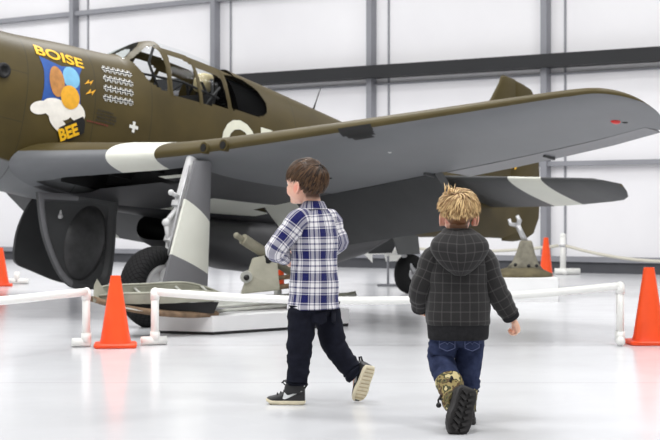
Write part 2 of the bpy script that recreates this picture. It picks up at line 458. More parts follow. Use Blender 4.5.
for y in (.30, -.30):
    m.tube([P(3.83, y*.9, .16), P(3.70, y*.72, .42), P(3.80, y*.45, .60)], .013, 8)
    m.tube([P(3.55, y*.7, .30), P(4.1, y*.8, .33), P(4.55, y*.8, .28)], .011, 8)
m.tube([P(4.50, .24, .14), P(4.55, .12, .46), P(4.55, -.12, .46), P(4.50, -.24, .14)], .016, 8)
m.tube([P(4.36, .28, .16), P(4.62, .16, .40)], .012, 8); m.tube([P(4.20, -.28, .16), P(4.46, -.16, .44)], .012, 8)
part(m, 'canopy_inner_frame', M['dark'])
# raised canopy frame strips standing a little proud of the skin
m = MB()
def strip(pts, w=.02):
    v = []; f = []
    for (x, z) in pts:
        y = hw(x, z)+.004; v += [P(x-w, hw(x-w, z)+.005, z), P(x+w, hw(x+w, z)+.005, z)]
    for i in range(len(pts)-1): f.append((2*i, 2*i+1, 2*i+3, 2*i+2))
    m.add(v, f)
for xa, xb in ((3.815, 3.86), (4.175, 4.205), (4.555, 4.59)):
    strip([(xa+(xb-xa)*i/9, .56-.42*i/9) for i in range(10)], .012)
part(m, 'canopy_frame', M['olive'])
# aerials on the spine
m = MB(); zt = fus(6.05)[0]
m.tube([P(6.05, 0, zt-.02), P(6.075, 0, zt+.08), P(6.13, 0, zt+.26)], [.012, .006, .004], 8); part(m, 'whip_aerial', M['dark'])

# spinner, propeller hub and blades (ahead of the frame)
v, f, uv = lathe([(.30, .28), (.29, .2), (.25, .08), (.17, -.06), (.08, -.15), (.0, -.18)], 28)
m = MB(); m.add([Vector((p.z, p.x, p.y-.03)) for p in v], f); part(m, 'spinner', M['olive'])
for a in range(4):
    R = Matrix.Rotation(radians(45+90*a), 3, 'X')
    rr = []
    for r, c, t in ((.2, .05, .05), (.45, .10, .035), (.9, .15, .022), (1.35, .13, .014), (1.65, .07, .008), (1.70, .02, .004)):
        tw = radians(55-30*r/1.7); ax = Vector((sin(tw), cos(tw), 0)); ay = Vector((cos(tw), -sin(tw), 0))
        rr.append([R@(q+Vector((0, 0, r)))+Vector((.12, 0, -.03)) for q in ring((0, 0, 0), ax, ay, c, t, 12)])
    v, f, uv = loft(rr); m = MB(); m.add(v, f); part(m, 'propeller_blade', M['black'])
# round exhaust/lamp fitting on the cowl side
y = hw(2.07, -.05); m = MB()
v, f, uv = lathe([(.0, .01), (.03, .01), (.035, .03), (.055, .035), (.062, .02), (.062, -.05)], 20, axis='y')
m.add([Vector((p.x+2.075, -(y+p.y), p.z-.05)) for p in v], f); part(m, 'cowl_fitting', M['dark'])

# ---------------------------------------------------------------- wings
XLE = [(0, 2.2), (.42, 2.32), (.8, 2.50), (1.17, 2.68), (1.5, 2.83), (1.95, 2.92), (3.46, 3.06), (4.7, 3.15), (5.0, 3.175), (5.2, 3.21), (5.27, 3.27), (5.31, 3.35), (5.338, 3.46), (5.352, 3.62)]
XTE = [(0, 5.2), (.5, 5.12), (3.0, 4.81), (4.0, 4.64), (4.86, 4.43), (5.05, 4.355), (5.12, 4.28), (5.2, 4.13), (5.28, 3.96), (5.33, 3.79), (5.352, 3.62)]
def wz(y): return -.757+.099*y
def naca(c, t):                                # half thickness at chord fraction c
    return 5*t*(.2969*sqrt(max(c, 0))-.126*c-.3516*c*c+.2843*c**3-.1036*c**4)
def wthick(y): return .15-.045*y/5.6
def wing(side, detail):
    ys = [0, .25, .36, .5, .65, .8, .97, 1.12, 1.2, 1.3, 1.4, 1.5, 1.62, 1.75, 1.95, 2.2, 2.5, 2.8, 3.04, 3.06]
    ys += [3.1, 3.16]+[3.2+.0125*i for i in range(30)]+[3.7, 3.85] + [4.1, 4.5, 4.8, 4.95, 5.05, 5.07, 5.1, 5.15, 5.19, 5.22, 5.25, 5.27, 5.29, 5.305, 5.32, 5.33, 5.338, 5.344, 5.348, 5.350]
    cf = [1-.5*(1-cos(pi*i/30)) for i in range(31)]          # 1 .. 0 (upper), then 0 .. 1 (lower)
    prof = [(c, 1) for c in cf]+[(c, -1) for c in cf[::-1][1:]]
    rows = []
    for y in ys:
        x0, x1 = interp(XLE, y), interp(XTE, y); ch = x1-x0
        cmax = 1.0
        if .55 <= y <= 3.05: cmax = (interp(XTE, y)-.33-x0)/ch
        elif 3.05 < y < 5.06: cmax = .83
        row = []
        for c, sgn in prof:
            cc = c*cmax; t = naca(cc, wthick(y))*ch; z = wz(y)+.012*ch*sin(pi*cc)+sgn*t*(1.08 if sgn > 0 else .92)
            row.append((x0+cc*ch, y, z, cc, sgn))
        rows.append(row)
    m = MB(); npr = len(prof); v = []; f = []; mi = []
    for r in rows: v += [P(q[0], side*q[1], q[2]) for q in r]
    for i in range(len(rows)-1):
        for j in range(npr-1):
            q = [rows[i][j], rows[i+1][j], rows[i+1][j+1], rows[i][j+1]]
            x, y, z, c = [sum(p[d] for p in q)/4 for d in range(4)]; lower = q[0][4] < 0 or q[3][4] < 0
            if lower and .36 < y < 1.75 and .085 < c < (.235 if y < 1.3 else .15): continue            # wheel well
            k = 0 if (not lower or c < .012) else 1
            if 1.12 < y < 1.5 and c < .16: k = 2
            if lower and y < 1.0 and x > 4.0: k = 2
            if y < 1.12 and c < .25 and lower: k = 1
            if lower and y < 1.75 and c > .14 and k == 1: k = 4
            if y < 1.12 and not lower and c < .012: k = 1
            if detail and lower and ((y-3.38)/.145)**2+(c/.085)**2 < 1: k = 3
            f.append((i*npr+j, (i+1)*npr+j, (i+1)*npr+j+1, i*npr+j+1)); mi.append(k)
    m.add(v, f, mi)
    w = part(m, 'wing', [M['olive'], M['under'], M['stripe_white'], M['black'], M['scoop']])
    tag(w, ('port wing, grey beneath with white root stripe' if side > 0 else 'far wing, grey beneath'))
    # aileron
    rr = []
    for y in (3.08, 3.6, 4.2, 4.6, 5.055):
        x0, x1 = interp(XLE, y), interp(XTE, y); ch = x1-x0; a = x0+.834*ch; z = wz(y)+.012*ch*.5; h = naca(.83, wthick(y))*ch
        rr.append([P(a, side*y, z+h), P(a+.5*(x1-a), side*y, z+h*.5), P(x1, side*y, z-.012), P(x1, side*y, z-.02), P(a+.5*(x1-a), side*y, z-h*.55-.006), P(a, side*y, z-h)])
    v, f, uv = loft(rr); m = MB(); m.add(v, f); part(m, 'aileron', M['stripe_grey'], auto=30)
    # lowered flap with white inboard stripe
    rr = []; ysf = (.80, .82, 1.25, 1.7, 2.2, 2.98)
    for y in ysf:
        x0, x1 = interp(XLE, y), interp(XTE, y); a = x1-.31; z = wz(y)-.01
        dx, dz = .50, -.36; L_ = sqrt(dx*dx+dz*dz); ux, uz = dx/L_, dz/L_; nx, nz = -uz, ux; T = .075
        pr_ = [(0, .5), (.25, .55), (.6, .32), (1, .03), (1, -.03), (.6, -.28), (.25, -.5), (0, -.5), (-.06, 0)]
        rr.append([P(a+u_*dx+nx*t_*T, side*y, z+u_*dz+nz*t_*T) for u_, t_ in pr_])
    v, f, uv = loft(rr); m = MB(); k_ = len(pr_)
    m.add(v, f, [1 if i//k_ == (1 if side > 0 else 3) else 0 for i in range(len(f)-2)]+[0, 0])
    part(m, 'wing_flap', [M['dark_grey'], M['stripe_white']], auto=40)
    # well lining
    m = MB(); g = []
    for i in range(9):
        y = .40+1.33*i/8
        for j in range(8):
            x0, x1 = interp(XLE, y), interp(XTE, y); c = (2.62+.66*j/7-x0)/(x1-x0); c = max(c, .02); x = x0+c*(x1-x0)
            g.append(P(x, side*y, wz(y)+naca(c, wthick(y))*(x1-x0)*.80))
    m.add(g, [(i*8+j, i*8+j+1, i*8+9+j, i*8+8+j) for i in range(8) for j in range(7)])
    for y in (.75, 1.15, 1.5): m.box(P(3.20, side*y, wz(y)-.0), (.40, .025, .10))
    m.tube([P(3.0, side*.5, -.72), P(3.05, side*1.7, -.62)], .02, 8); m.tube([P(3.3, side*.5, -.75), P(3.3, side*1.7, -.66)], .015, 8)
    m.box(P(3.25, side*.90, wz(.9)-.02), (.02, .95, .16)); m.box(P(3.1, side*.40, -.72), (.6, .02, .20))
    part(m, 'wheel_well', M['dark'], auto=30)
    return w
wing_port = wing(1, True); wing(-1, False)
# two gun muzzles in the port leading edge, marker lamp, small fittings
for gy, gx in ((1.98, .0), (2.17, .0)):
    x0 = interp(XLE, gy); m = MB()
    m.tube([P(x0+.10, gy, wz(gy)+.005), P(x0-.015, gy, wz(gy)-.002)], .045, 16, 0)
    m.tube([P(x0+.05, gy, wz(gy)), P(x0-.02, gy, wz(gy)-.003)], .030, 14, 1)
    part(m, 'gun_port', [M['olive'], M['black']], auto=40)
def low_z(x, y):
    x0, x1 = interp(XLE, y), interp(XTE, y); c = (x-x0)/(x1-x0); return wz(y)+.012*(x1-x0)*sin(pi*c)-naca(c, wthick(y))*(x1-x0)*.92
m = MB(); m.ball(P(3.84, 5.02, low_z(3.84, 5.02)), (.045, .03, .018), 14); part(m, 'marker_lamp', M['red'])
m = MB(); m.ball(P(3.92, 5.04, low_z(3.92, 5.04)+.004), (.03, .022, .010), 12); part(m, 'lamp_recess', M['black'])
for x, y in ((3.55, 3.3), (4.0, 2.3), (3.8, 2.1)):
    m = MB(); m.ball(P(x, y, low_z(x, y)), (.016, .016, .008), 10); part(m, 'drain_fitting', M['strut_white' if x < 3.6 else 'dark'])
for x, y in ((4.53, 4.02), (4.45, 2.95)):
    m = MB(); m.box(P(x, y, low_z(x, y)-.012), (.13, .022, .022)); part(m, 'hinge_bracket', M['dark_grey'], auto=30)


# ---------------------------------------------------------------- radiator scoop under the belly
rr = []
for x, w, zt, zb_ in ((4.22, .30, -.86, -1.10), (4.26, .335, -.84, -1.14), (4.5, .36, -.82, -1.20), (5.1, .38, -.76, -1.25), (5.7, .37, -.7, -1.22), (6.3, .32, -.6, -1.08), (6.9, .25, -.55, -.86), (7.3, .16, -.52, -.64)):
    rr.append(ring(P(x, 0, (zt+zb_)/2), (0, 1, 0), (0, 0, 1), w, (zt-zb_)/2, 32, 2.6))
v, f, uv = loft(rr, (False, True)); m = MB(); m.add(v, f); part(m, 'radiator_scoop', M['scoop'])
rr = [[p for p in rr[0]], ring(P(4.6, 0, -1.0), (0, 1, 0), (0, 0, 1), .30, .13, 32, 2.6)]
v, f, uv = loft(rr, (False, True)); m = MB(); m.add(v, f); part(m, 'scoop_intake', M['black'])

# ---------------------------------------------------------------- tail
def surf(sections, n_=24):
    """sections: (LE vec, TE vec, thickness dir*half)"""
    rr = []
    for le, te, th_ in sections:
        row = []
        for i in range(n_):
            a = 2*pi*i/n_; c = .5*(1-cos(a)); t = naca(c, .2)/.1*(1 if a < pi else -1)
            row.append(le+(te-le)*c+th_*t)
        rr.append(row)
    return rr
rr = surf([(P(7.75, 0, .18), P(9.5, 0, .18), Vector((0, .09, 0))), (P(8.05, 0, .40), P(9.5, 0, .40), Vector((0, .075, 0))), (P(8.42, 0, .70), P(9.49, 0, .70), Vector((0, .06, 0))), (P(8.93, 0, 1.25), P(9.45, 0, 1.25), Vector((0, .04, 0))), (P(9.06, 0, 1.48), P(9.42, 0, 1.48), Vector((0, .03, 0))), (P(9.085, 0, 1.56), P(9.40, 0, 1.56), Vector((0, .022, 0))), (P(9.12, 0, 1.582), P(9.36, 0, 1.582), Vector((0, .006, 0)))])
v, f, uv = loft(rr); m = MB(); m.add(v, f); part(m, 'tail_fin', M['olive'])
rr = surf([(P(9.40, 0, -.33), P(9.62, 0, -.31), Vector((0, .008, 0))), (P(9.40, 0, -.30), P(9.86, 0, -.25), Vector((0, .025, 0))), (P(9.42, 0, -.20), P(10.02, 0, -.15), Vector((0, .03, 0))), (P(9.44, 0, .0), P(10.10, 0, .05), Vector((0, .035, 0))), (P(9.44, 0, .3), P(10.08, 0, .33), Vector((0, .035, 0))), (P(9.44, 0, .7), P(9.99, 0, .72), Vector((0, .032, 0))), (P(9.42, 0, 1.2), P(9.86, 0, 1.2), Vector((0, .026, 0))), (P(9.38, 0, 1.46), P(9.80, 0, 1.45), Vector((0, .02, 0))), (P(9.36, 0, 1.555), P(9.70, 0, 1.535), Vector((0, .012, 0))), (P(9.34, 0, 1.575), P(9.55, 0, 1.56), Vector((0, .004, 0)))])
v, f, uv = loft(rr); m = MB(); m.add(v, f); part(m, 'rudder', M['olive'])
for side in (1, -1):
    ysx = [(.0, 8.02, 9.05), (.4, 8.09, 9.08), (.92, 8.17, 9.10), (1.30, 8.24, 9.08), (1.7, 8.31, 9.03), (1.86, 8.35, 9.0), (1.95, 8.44, 8.94), (1.99, 8.58, 8.84), (2.0, 8.68, 8.76)]
    rr = []
    for y, a, bx in ysx:
        k_ = .055*(1-.45*y/2)*(1 if y < 1.9 else .45); zz = .18
        rr.append(surf([(P(a, side*y, zz), P(bx, side*y, zz-.17*(bx-a)), Vector((0, 0, k_)))], 28)[0])
    v, f, uv = loft(rr); mi = []
    for i in range(len(rr)-1):
        for j in range(28):
            lower = j >= 14
            mi.append((1 if ysx[i][0] >= .9 and ysx[i][0] < 1.3 else 2) if (lower or j < 2) else 0)
    mi += [0, 0]
    m = MB(); m.add(v, f, mi); part(m, 'tailplane', [M['olive'], M['stripe_white'], M['dark_grey']])

# tail wheel with its two doors
m = MB()
v, f, uv = lathe([(.07, .05), (.11, .062), (.17, .064), (.205, .05), (.215, .02), (.215, -.02), (.205, -.05), (.17, -.064), (.11, -.062), (.07, -.05)], 28, axis='y')
m.add([p+P(7.82, 0, -.93) for p in v], f, 0, uv); tw = part(m, 'tail_wheel', M['tire'])
v, f, uv = lathe([(0, .05), (.05, .055), (.075, .045), (.075, -.045), (.05, -.055), (0, -.05)], 20, axis='y')
m = MB(); m.add([p+P(7.82, 0, -.93) for p in v], f); m.build('wheel_hub', M['galv'], tw)
m = MB(); m.tube([P(7.62, 0, -.50), P(7.68, 0, -.74), P(7.82, .08, -.93)], [.035, .03, .022], 10); m.tube([P(7.68, 0, -.74), P(7.82, -.08, -.93)], .022, 10); part(m, 'tail_wheel_strut', M['galv'])
for s in (1, -1):
    v, f = plate([P(7.3, s*.13, -.56), P(7.75, s*.12, -.52), P(7.72, s*.20, -.72), P(7.36, s*.21, -.78)], .012); m = MB(); m.add(v, f); part(m, 'tail_wheel_door', M['dark_grey'], smooth=False)

# ---------------------------------------------------------------- main landing gear
def main_gear(side):
    axle = P(2.84, side*1.72, -1.655)
    m = MB()
    m.tube([P(2.98, side*1.80, -.58), P(2.91, side*1.79, -1.0)], .050, 16); m.tube([P(2.91, side*1.79, -1.0), P(2.86, side*1.785, -1.30)], .040, 16)
    m.tube([P(2.86, side*1.785, -1.28), P(2.84, side*1.785, -1.58), P(2.84, side*1.78, -1.655)], .030, 14); m.tube([P(2.84, side*1.80, -1.655), P(2.84, side*1.60, -1.655)], .035, 14)
    m.tube([P(2.905, side*1.79, -.98), P(2.900, side*1.79, -1.02)], .062, 16); m.tube([P(2.868, side*1.79, -1.26), P(2.86, side*1.79, -1.30)], .055, 16)
    strut = part(m, 'gear_strut', M['strut_white'], auto=40)
    m = MB()
    m.tube([P(2.89, side*1.80, -1.02), P(2.785, side*1.80, -1.16)], .022, 10); m.tube([P(2.785, side*1.80, -1.16), P(2.85, side*1.80, -1.33)], .020, 10)
    m.ball(P(2.785, side*1.80, -1.16), .032, 12); m.tube([P(2.90, side*1.79, -.95), P(2.78, side*1.82, -.93)], .018, 10); m.ball(P(2.78, side*1.82, -.93), .024, 10)
    m.build('scissor_link', M['strut_white'], strut)
    m = MB(); m.tube([P(2.90, side*1.85, -.7), P(2.84, side*1.86, -1.0), P(2.81, side*1.86, -1.25), P(2.83, side*1.80, -1.50)], .009, 8); m.build('brake_hose', M['galv'], strut)
    # tyre
    v, f, uv = lathe([(0.176, .075), (0.199, .098), (0.241, .112), (0.278, .104), (0.303, .078), (0.316, .035), (0.319, 0), (0.316, -.035), (0.303, -.078), (0.278, -.104), (0.241, -.112), (0.199, -.098), (0.176, -.075)], 56, axis='y')
    m = MB(); m.add([p+axle for p in v], f, 0, uv); w = part(m, 'main_wheel', M['tire'])
    v, f, uv = lathe([(0, .05), (.05, .06), (.06, .045), (.12, .04), (.145, .075), (.172, .085), (.18, .07), (.18, -.07), (.172, -.085), (.145, -.075), (.12, -.04), (.06, -.045), (.05, -.06), (0, -.05)], 32, axis='y')
    m = MB(); m.add([p+axle for p in v], f); m.build('wheel_hub', M['strut_white'], w, auto=35)
    # striped leg door, outboard of the wheel
    L0, L1, R0, R1 = (2.915, -.66), (2.755, -1.625), (3.08, -.63), (3.195, -1.615)
    def row(zl, zr, y):
        tl = (zl-L0[1])/(L1[1]-L0[1]); tr = (zr-R0[1])/(R1[1]-R0[1])
        a = Vector((L0[0]+(L1[0]-L0[0])*tl, zl)); b_ = Vector((R0[0]+(R1[0]-R0[0])*tr, zr))
        return [a.lerp(b_, i/8) for i in range(9)]
    lv = [(-.66, -.63), (-.80, -.86), (-.965, -1.10), (-1.2, -1.3), (-1.40, -1.50), (-1.52, -1.57), (-1.625, -1.615)]
    m = MB(); v = []; f = []; mi = []
    for y_, sgn in ((1.90, 1), (1.875, -1)):
        for zl, zr in lv:
            for i, q in enumerate(row(zl, zr, 0)): v.append(P(q.x, side*(y_+.03*(1-((i-4)/4)**2)), q.y))
    nl = len(lv)
    for s_ in (0, 1):
        o_ = s_*nl*9
        for i in range(nl-1):
            for j in range(8):
                f.append((o_+i*9+j, o_+i*9+j+1, o_+i*9+10+j, o_+i*9+9+j)); mi.append(1 if i in (2, 3) else 0)
    o_ = nl*9
    for i in range(nl-1):
        for j in (0, 8): f.append((i*9+j, (i+1)*9+j, o_+(i+1)*9+j, o_+i*9+j)); mi.append(1 if i in (2, 3) else 0)
    for j in range(8):
        for i in (0, nl-1): f.append((i*9+j, i*9+j+1, o_+i*9+j+1, o_+i*9+j)); mi.append(0)
    m.add(v, f, mi); d = part(m, 'gear_door', [M['stripe_grey'], M['stripe_white']], auto=40)
    tag(d, 'grey gear leg door with a broad white stripe')
    # inner clamshell door hanging near the centreline
    y0 = .26
    ol = [(2.66, -.93), (2.70, -1.08), (2.76, -1.25), (2.86, -1.42), (2.98, -1.57), (3.12, -1.66), (3.30, -1.66), (3.50, -1.60), (3.53, -1.40), (3.52, -1.20), (3.50, -1.0), (3.46, -.84), (3.06, -.88)]
    if side < 0: ol = [(3.06, -.86), (2.97, -1.0), (2.905, -1.18), (2.89, -1.35), (2.92, -1.49), (3.1, -1.54), (3.44, -1.60), (3.6, -1.55), (3.7, -1.3), (3.7, -1.0), (3.6, -.84), (3.3, -.85)]
    cx = sum(p[0] for p in ol)/len(ol); cz = sum(p[1] for p in ol)/len(ol); nr = len(ol); M_ = MB(); v = []; f = []; mi = []
    so = spline([(a, c_) for a, c_ in ol]+[ol[0]], 3)[:-1]; nr = len(so)
    lay = [(1.0, .0), (1.0, -.035), (.93, -.045), (.86, -.035), (.78, .02), (.60, .06), (.3, .085), (.02, .09)] if side > 0 else [(1.0, 0), (1.0, -.03), (.9, -.035), (.7, -.03), (.4, -.03), (.02, -.03)]
    for sc_, dy in lay:
        for a, c_ in so: v.append(P(cx+(a-cx)*sc_, side*(y0-dy), cz+(c_-cz)*sc_))
    for i in range(len(lay)-1):
        for j in range(nr):
            f.append((i*nr+j, i*nr+(j+1) % nr, (i+1)*nr+(j+1) % nr, (i+1)*nr+j)); mi.append(1 if (side > 0 and i in (1, 2) and so[j][0] < 3.1) else (2 if side > 0 and i >= 4 else 0))
    e = (len(lay)-1)*nr; f.append(tuple(range(e, e+nr))); mi.append(0 if side < 0 else 2); f.append(tuple(range(nr))); mi.append(0)
    M_.add(v, f, mi); d = part(M_, 'inner_gear_door', [M['dark_grey'], M['stripe_grey'], M['dark']], auto=50)
    if side > 0:
        mm = MB(); mm.ball(P(3.23, y0-.02, -1.27), (.22, .085, .34), 24, 0, Matrix.Rotation(.18, 3, 'Y')); mm.build('door_bulge', M['bulge'], d)
        mm = MB(); mm.tube([P(2.95, .18, -.90), P(2.93, .27, -1.08)], .012, 8); mm.ball(P(2.93, .27, -1.09), .022, 10); mm.build('door_link', M['strut_white'], d)
main_gear(1); main_gear(-1)

# ---------------------------------------------------------------- markings on the port side
def decal(name, polys, mats, lift=.004, parent=None, cell=.05, dz=0.0):
    """polys: [(list of (x,z), material index)] flat outlines wrapped on the fuselage side"""
    bm = bmesh.new()
    for poly, mi in polys:
        vs = [bm.verts.new((x, z, dz*mi)) for x, z in poly]
        try: fc = bm.faces.new(vs); fc.material_index = mi
        except ValueError: pass
    wrap(bm, name, mats, lift, cell)
def wrap(bm, name, mats, lift, cell, lab=None):
    bm.normal_update(); bmesh.ops.triangulate(bm, faces=bm.faces)
    xs_ = [v.co.x for v in bm.verts]; zs_ = [v.co.y for v in bm.verts]
    for ax_, lo, hi in ((0, min(xs_), max(xs_)), (1, min(zs_), max(zs_))):
        t = lo+cell
        while t < hi:
            bmesh.ops.bisect_plane(bm, geom=bm.verts[:]+bm.edges[:]+bm.faces[:], plane_co=(t, 0, 0) if ax_ == 0 else (0, t, 0), plane_no=(1, 0, 0) if ax_ == 0 else (0, 1, 0)); t += cell
    for v in bm.verts:
        x, z = v.co.x, v.co.y; y = hw(x, z)+lift+v.co.z
        v.co = P(x, y, z)
    me = bpy.data.meshes.new(name); bm.to_mesh(me); bm.free()
    for m_ in (mats if isinstance(mats, list) else [mats]): me.materials.append(m_)
    o = bpy.data.objects.new(name, me); link(o, plane); o.location = -BASE
    return o
def text_bm(txt, size, bold=0.0, spacing=1.0):
    cu = bpy.data.curves.new('t', 'FONT'); cu.body = txt; cu.size = size; cu.offset = bold; cu.space_character = spacing; cu.fill_mode = 'FRONT'; cu.resolution_u = 4
    o = bpy.data.objects.new('t', cu); scene.collection.objects.link(o)
    dg = bpy.context.evaluated_depsgraph_get(); dg.update(); me = bpy.data.meshes.new_from_object(o.evaluated_get(dg))
    bpy.data.objects.remove(o); bpy.data.curves.remove(cu)
    bm = bmesh.new(); bm.from_mesh(me); bpy.data.meshes.remove(me); return bm
def lettering(name, txt, x, z, size, width, mat, bold=.004, rot=0.0, shear=0, lift=.006, cell=.05):
    bm = text_bm(txt, size, bold); mx = max(v.co.x for v in bm.verts); mn = min(v.co.x for v in bm.verts)
    for v in bm.verts:
        u, w = (v.co.x-mn)*width/(mx-mn), v.co.y
        v.co = Vector((x+u*cos(rot)-w*sin(rot), z+u*sin(rot)+w*cos(rot), 0))
    return wrap(bm, name, mat, lift, cell)
def ell(x, z, rx, rz, rot=0, n_=28): return [(x+rx*cos(a)*cos(rot)-rz*sin(a)*sin(rot), z+rx*cos(a)*sin(rot)+rz*sin(a)*cos(rot)) for a in [2*pi*i/n_ for i in range(n_)]]
shield = [(2.445, .165), (2.53, .150), (2.66, .125), (2.79, .150), (2.875, .165), (2.835, .09), (2.83, -.05), (2.845, -.16), (2.78, -.27), (2.68, -.33), (2.55, -.30), (2.46, -.24), (2.475, -.10), (2.475, .06)]
decal('nose_art_shield', [(shield, 0)], [M['blue']], .004)
cl = MB()
decal('nose_art_cloud', [(ell(2.46, -.27, .10, .055, .3), 0)], [M['cloud']], .006)
decal('nose_art_cloud', [(ell(2.62, -.25, .15, .085, -.1), 0)], [M['cloud']], .0065)
decal('nose_art_cloud', [(ell(2.81, -.23, .10, .075, -.5), 0)], [M['cloud']], .007)
decal('nose_art_cloud', [(ell(2.66, -.37, .12, .05, -.5), 0)], [M['cloud']], .0075)
decal('nose_art_disc', [(ell(2.745, .045, .085, .095), 0)], [M['pale_blue']], .008)
decal('nose_art_oval', [(ell(2.60, -.02, .075, .13, .1), 0)], [M['tan']], .009)
decal('nose_art_oval', [(ell(2.735, -.125, .095, .10, .2), 0)], [M['amber']], .010)
def bolt(x, z, s): return [((x+a*s), (z+b_*s)) for a, b_ in ((0, 0), (.5, .55), (.48, .28), (1.0, .62), (.62, .05), (.62, .28))]
decal('lightning_bolt', [(bolt(2.88, .02, .10), 0)], [M['amber']], .006)
decal('lightning_bolt', [(bolt(2.89, -.065, .11), 0)], [M['amber']], .006)
lettering('nose_art_lettering', 'BOISE', 2.425, .180, .118, .47, M['yellow'], .003, -.035, cell=.04)
rib = [(2.665, -.395), (2.77, -.325), (2.885, -.255), (2.915, -.30), (2.92, -.385), (2.82, -.46), (2.70, -.535)]
decal('nose_art_ribbon', [(rib, 0)], [M['black']], .009)
lettering('nose_art_lettering', 'BEE', 2.700, -.500, .135, .195, M['yellow'], .006, .50, lift=.013, cell=.04)
# four rows of black crosses edged in white
def plus(x, z, a, w, s=0.0): return [(x+p*a, z+q*a+s*p*a) for p, q in ((-w, -1), (w, -1), (w, -w), (1, -w), (1, w), (w, w), (w, 1), (-w, 1), (-w, w), (-1, w), (-1, -w), (-w, -w))]
for r in range(4):
    for c in range(6):
        x = 3.125+.054*c-.006*r; z = .215-.087*r+.004*c
        decal('kill_mark', [(plus(x, z, .029, .42), 0), (plus(x, z, .027, .19), 1)], [M['cross_white'], M['black']], .005, dz=.003)
decal('white_plus', [(plus(3.43, -.232, .048, .30), 0)], [M['cross_white']], .005)
st = []
for i, (l0, l1) in enumerate(((3.03, 3.19), (3.02, 3.22), (3.03, 3.21), (3.02, 3.20))):
    x = l0
    while x < l1:
        d = random.uniform(.012, .03); st.append(([(x, -.175-.028*i), (x+d, -.175-.028*i), (x+d, -.159-.028*i), (x, -.159-.028*i)], 0)); x += d+.007
decal('stencil_block', st, [M['stencil']], .005)
st = []; x = 2.93
while x < 3.14: d = random.uniform(.012, .028); st.append(([(x, -.285), (x+d, -.285), (x+d, -.272), (x, -.272)], 0)); x += d+.008
decal('stencil_line', st, [M['stencil_red']], .005)
lettering('code_letters', 'QP', 4.46, -.40, .70, .80, M['letter'], .012, .0, cell=.05)
bm = text_bm('36819', .17, .004)
for v in bm.verts: v.co = Vector((v.co.x, v.co.y, 0))
me = bpy.data.meshes.new('serial_number')
for v in bm.verts: v.co = P(9.06+v.co.x, .072, .52+v.co.y)
bm.to_mesh(me); bm.free(); me.materials.append(M['yellow']); o = bpy.data.objects.new('serial_number', me); link(o, plane); o.location = -BASE
# ---------------------------------------------------------------- traffic cones
def traffic_cone(px, py, h, bw, rot, label):
    g = ground(px, py)
    r = empty('traffic_cone', g, label, 'traffic cone', 'orange traffic cones'); r.rotation_euler.z = rot
    m = MB(); v, f, uv = lathe([(bw*.38, .022), (bw*.365, .035), (bw*.34, .06), (bw*.125, h*.965), (bw*.115, h), (bw*.085, h), (bw*.085, h*.94)], 40); m.add(v, f)
    m.build('cone_body', M['cone'], r, auto=40)
    rr = []
    for s_, z in ((.96, 0), (1, .006), (1, .020), (.95, .027)): rr.append(ring((0, 0, z), (1, 0, 0), (0, 1, 0), bw/2*s_, bw/2*s_, 40, 7))
    v, f, uv = loft(rr); m = MB(); m.add(v, f); m.build('cone_base', M['cone_dark'], r, auto=40)
    return r
traffic_cone(115.5, 347, .46, .275, .12, 'orange traffic cone between the two white pipe barriers, in front of the wreckage')
traffic_cone(649, 344, .505, .30, .05, 'orange traffic cone at the right end of the long white barrier')
traffic_cone(0, 286, .46, .30, .2, 'distant orange traffic cone near the left edge, beyond the hanging gear doors')
traffic_cone(546, 281, .56, .26, .1, 'distant orange traffic cone beside the wall post under the tail')
# ---------------------------------------------------------------- white pipe barriers
def barrier(pts, r, feet, label, group='white pipe barriers'):
    g = Vector((pts[0][0], pts[0][1], 0)); b_ = empty('pipe_barrier', g, label, 'barrier', group)
    m = MB(); P_ = [Vector(p)-g for p in pts]; m.tube([p for p in spline(P_, 6)], r, 16); m.build('rail', M['pvc'], b_)
    for p, dirs, leg in feet:
        if not leg: continue
        p = Vector(p)-g; m = MB(); m.tube([p, Vector((p.x, p.y, r))], r, 16); m.build('post', M['pvc'], b_)
        m = MB(); m.tube([p-Vector((0, 0, r*2.0)), p+Vector((0, 0, r*.3))], r*1.14, 16); m.ball(p, r*1.14, 16); m.build('elbow_fitting', M['pvc'], b_)
        m = MB(); q = Vector((p.x, p.y, r*1.15)); m.tube([q+Vector(d)*.095 for d in dirs], r*1.1, 16); m.tube([q, q+Vector((0, 0, .06))], r*1.25, 16); m.build('foot', M['pvc'], b_)
    return b_
pA = Vector((-1.57, 9.66, .355)); pA2 = Vector((-2.42, 7.6, .36))
barrier([pA, (pA+pA2)/2+Vector((0, 0, -.01)), pA2], .026, [(pA, [(-.95, -.1, 0), (.3, .03, 0)], True), (pA2, [(-.95, -.1, 0), (.3, .03, 0)], True)], 'white pipe barrier running out of the left edge, left of the near cone')
pB = at(155, 292, 9.8); pC = at(620, 286, 9.8)
mid = [pB.lerp(pC, t)+Vector((0, 0, -.075*4*t*(1-t)*(1 if t > 0 else 0))) for t in (0, .2, .4, .6, .8, 1)]
barrier(mid, .026, [(pB, [(-.9, -.35, 0), (.75, .3, 0)], True), (pC, [(-.12, -.95, 0), (.05, .3, 0)], True)], 'long white pipe barrier with sagging rail behind the two boys')
# short pipe stub far left
g = ground(17, 284); r_ = empty('pipe_stub', g, 'short upright white pipe stub on the floor beside the far left cone', 'pipe')
m = MB(); m.tube([(0, 0, .03), (0, 0, .15)], .035, 14); m.build('post', M['pvc'], r_)
m = MB(); m.tube([(-.12, 0, .035), (.14, 0, .035)], .035, 14); m.build('foot', M['pvc'], r_)
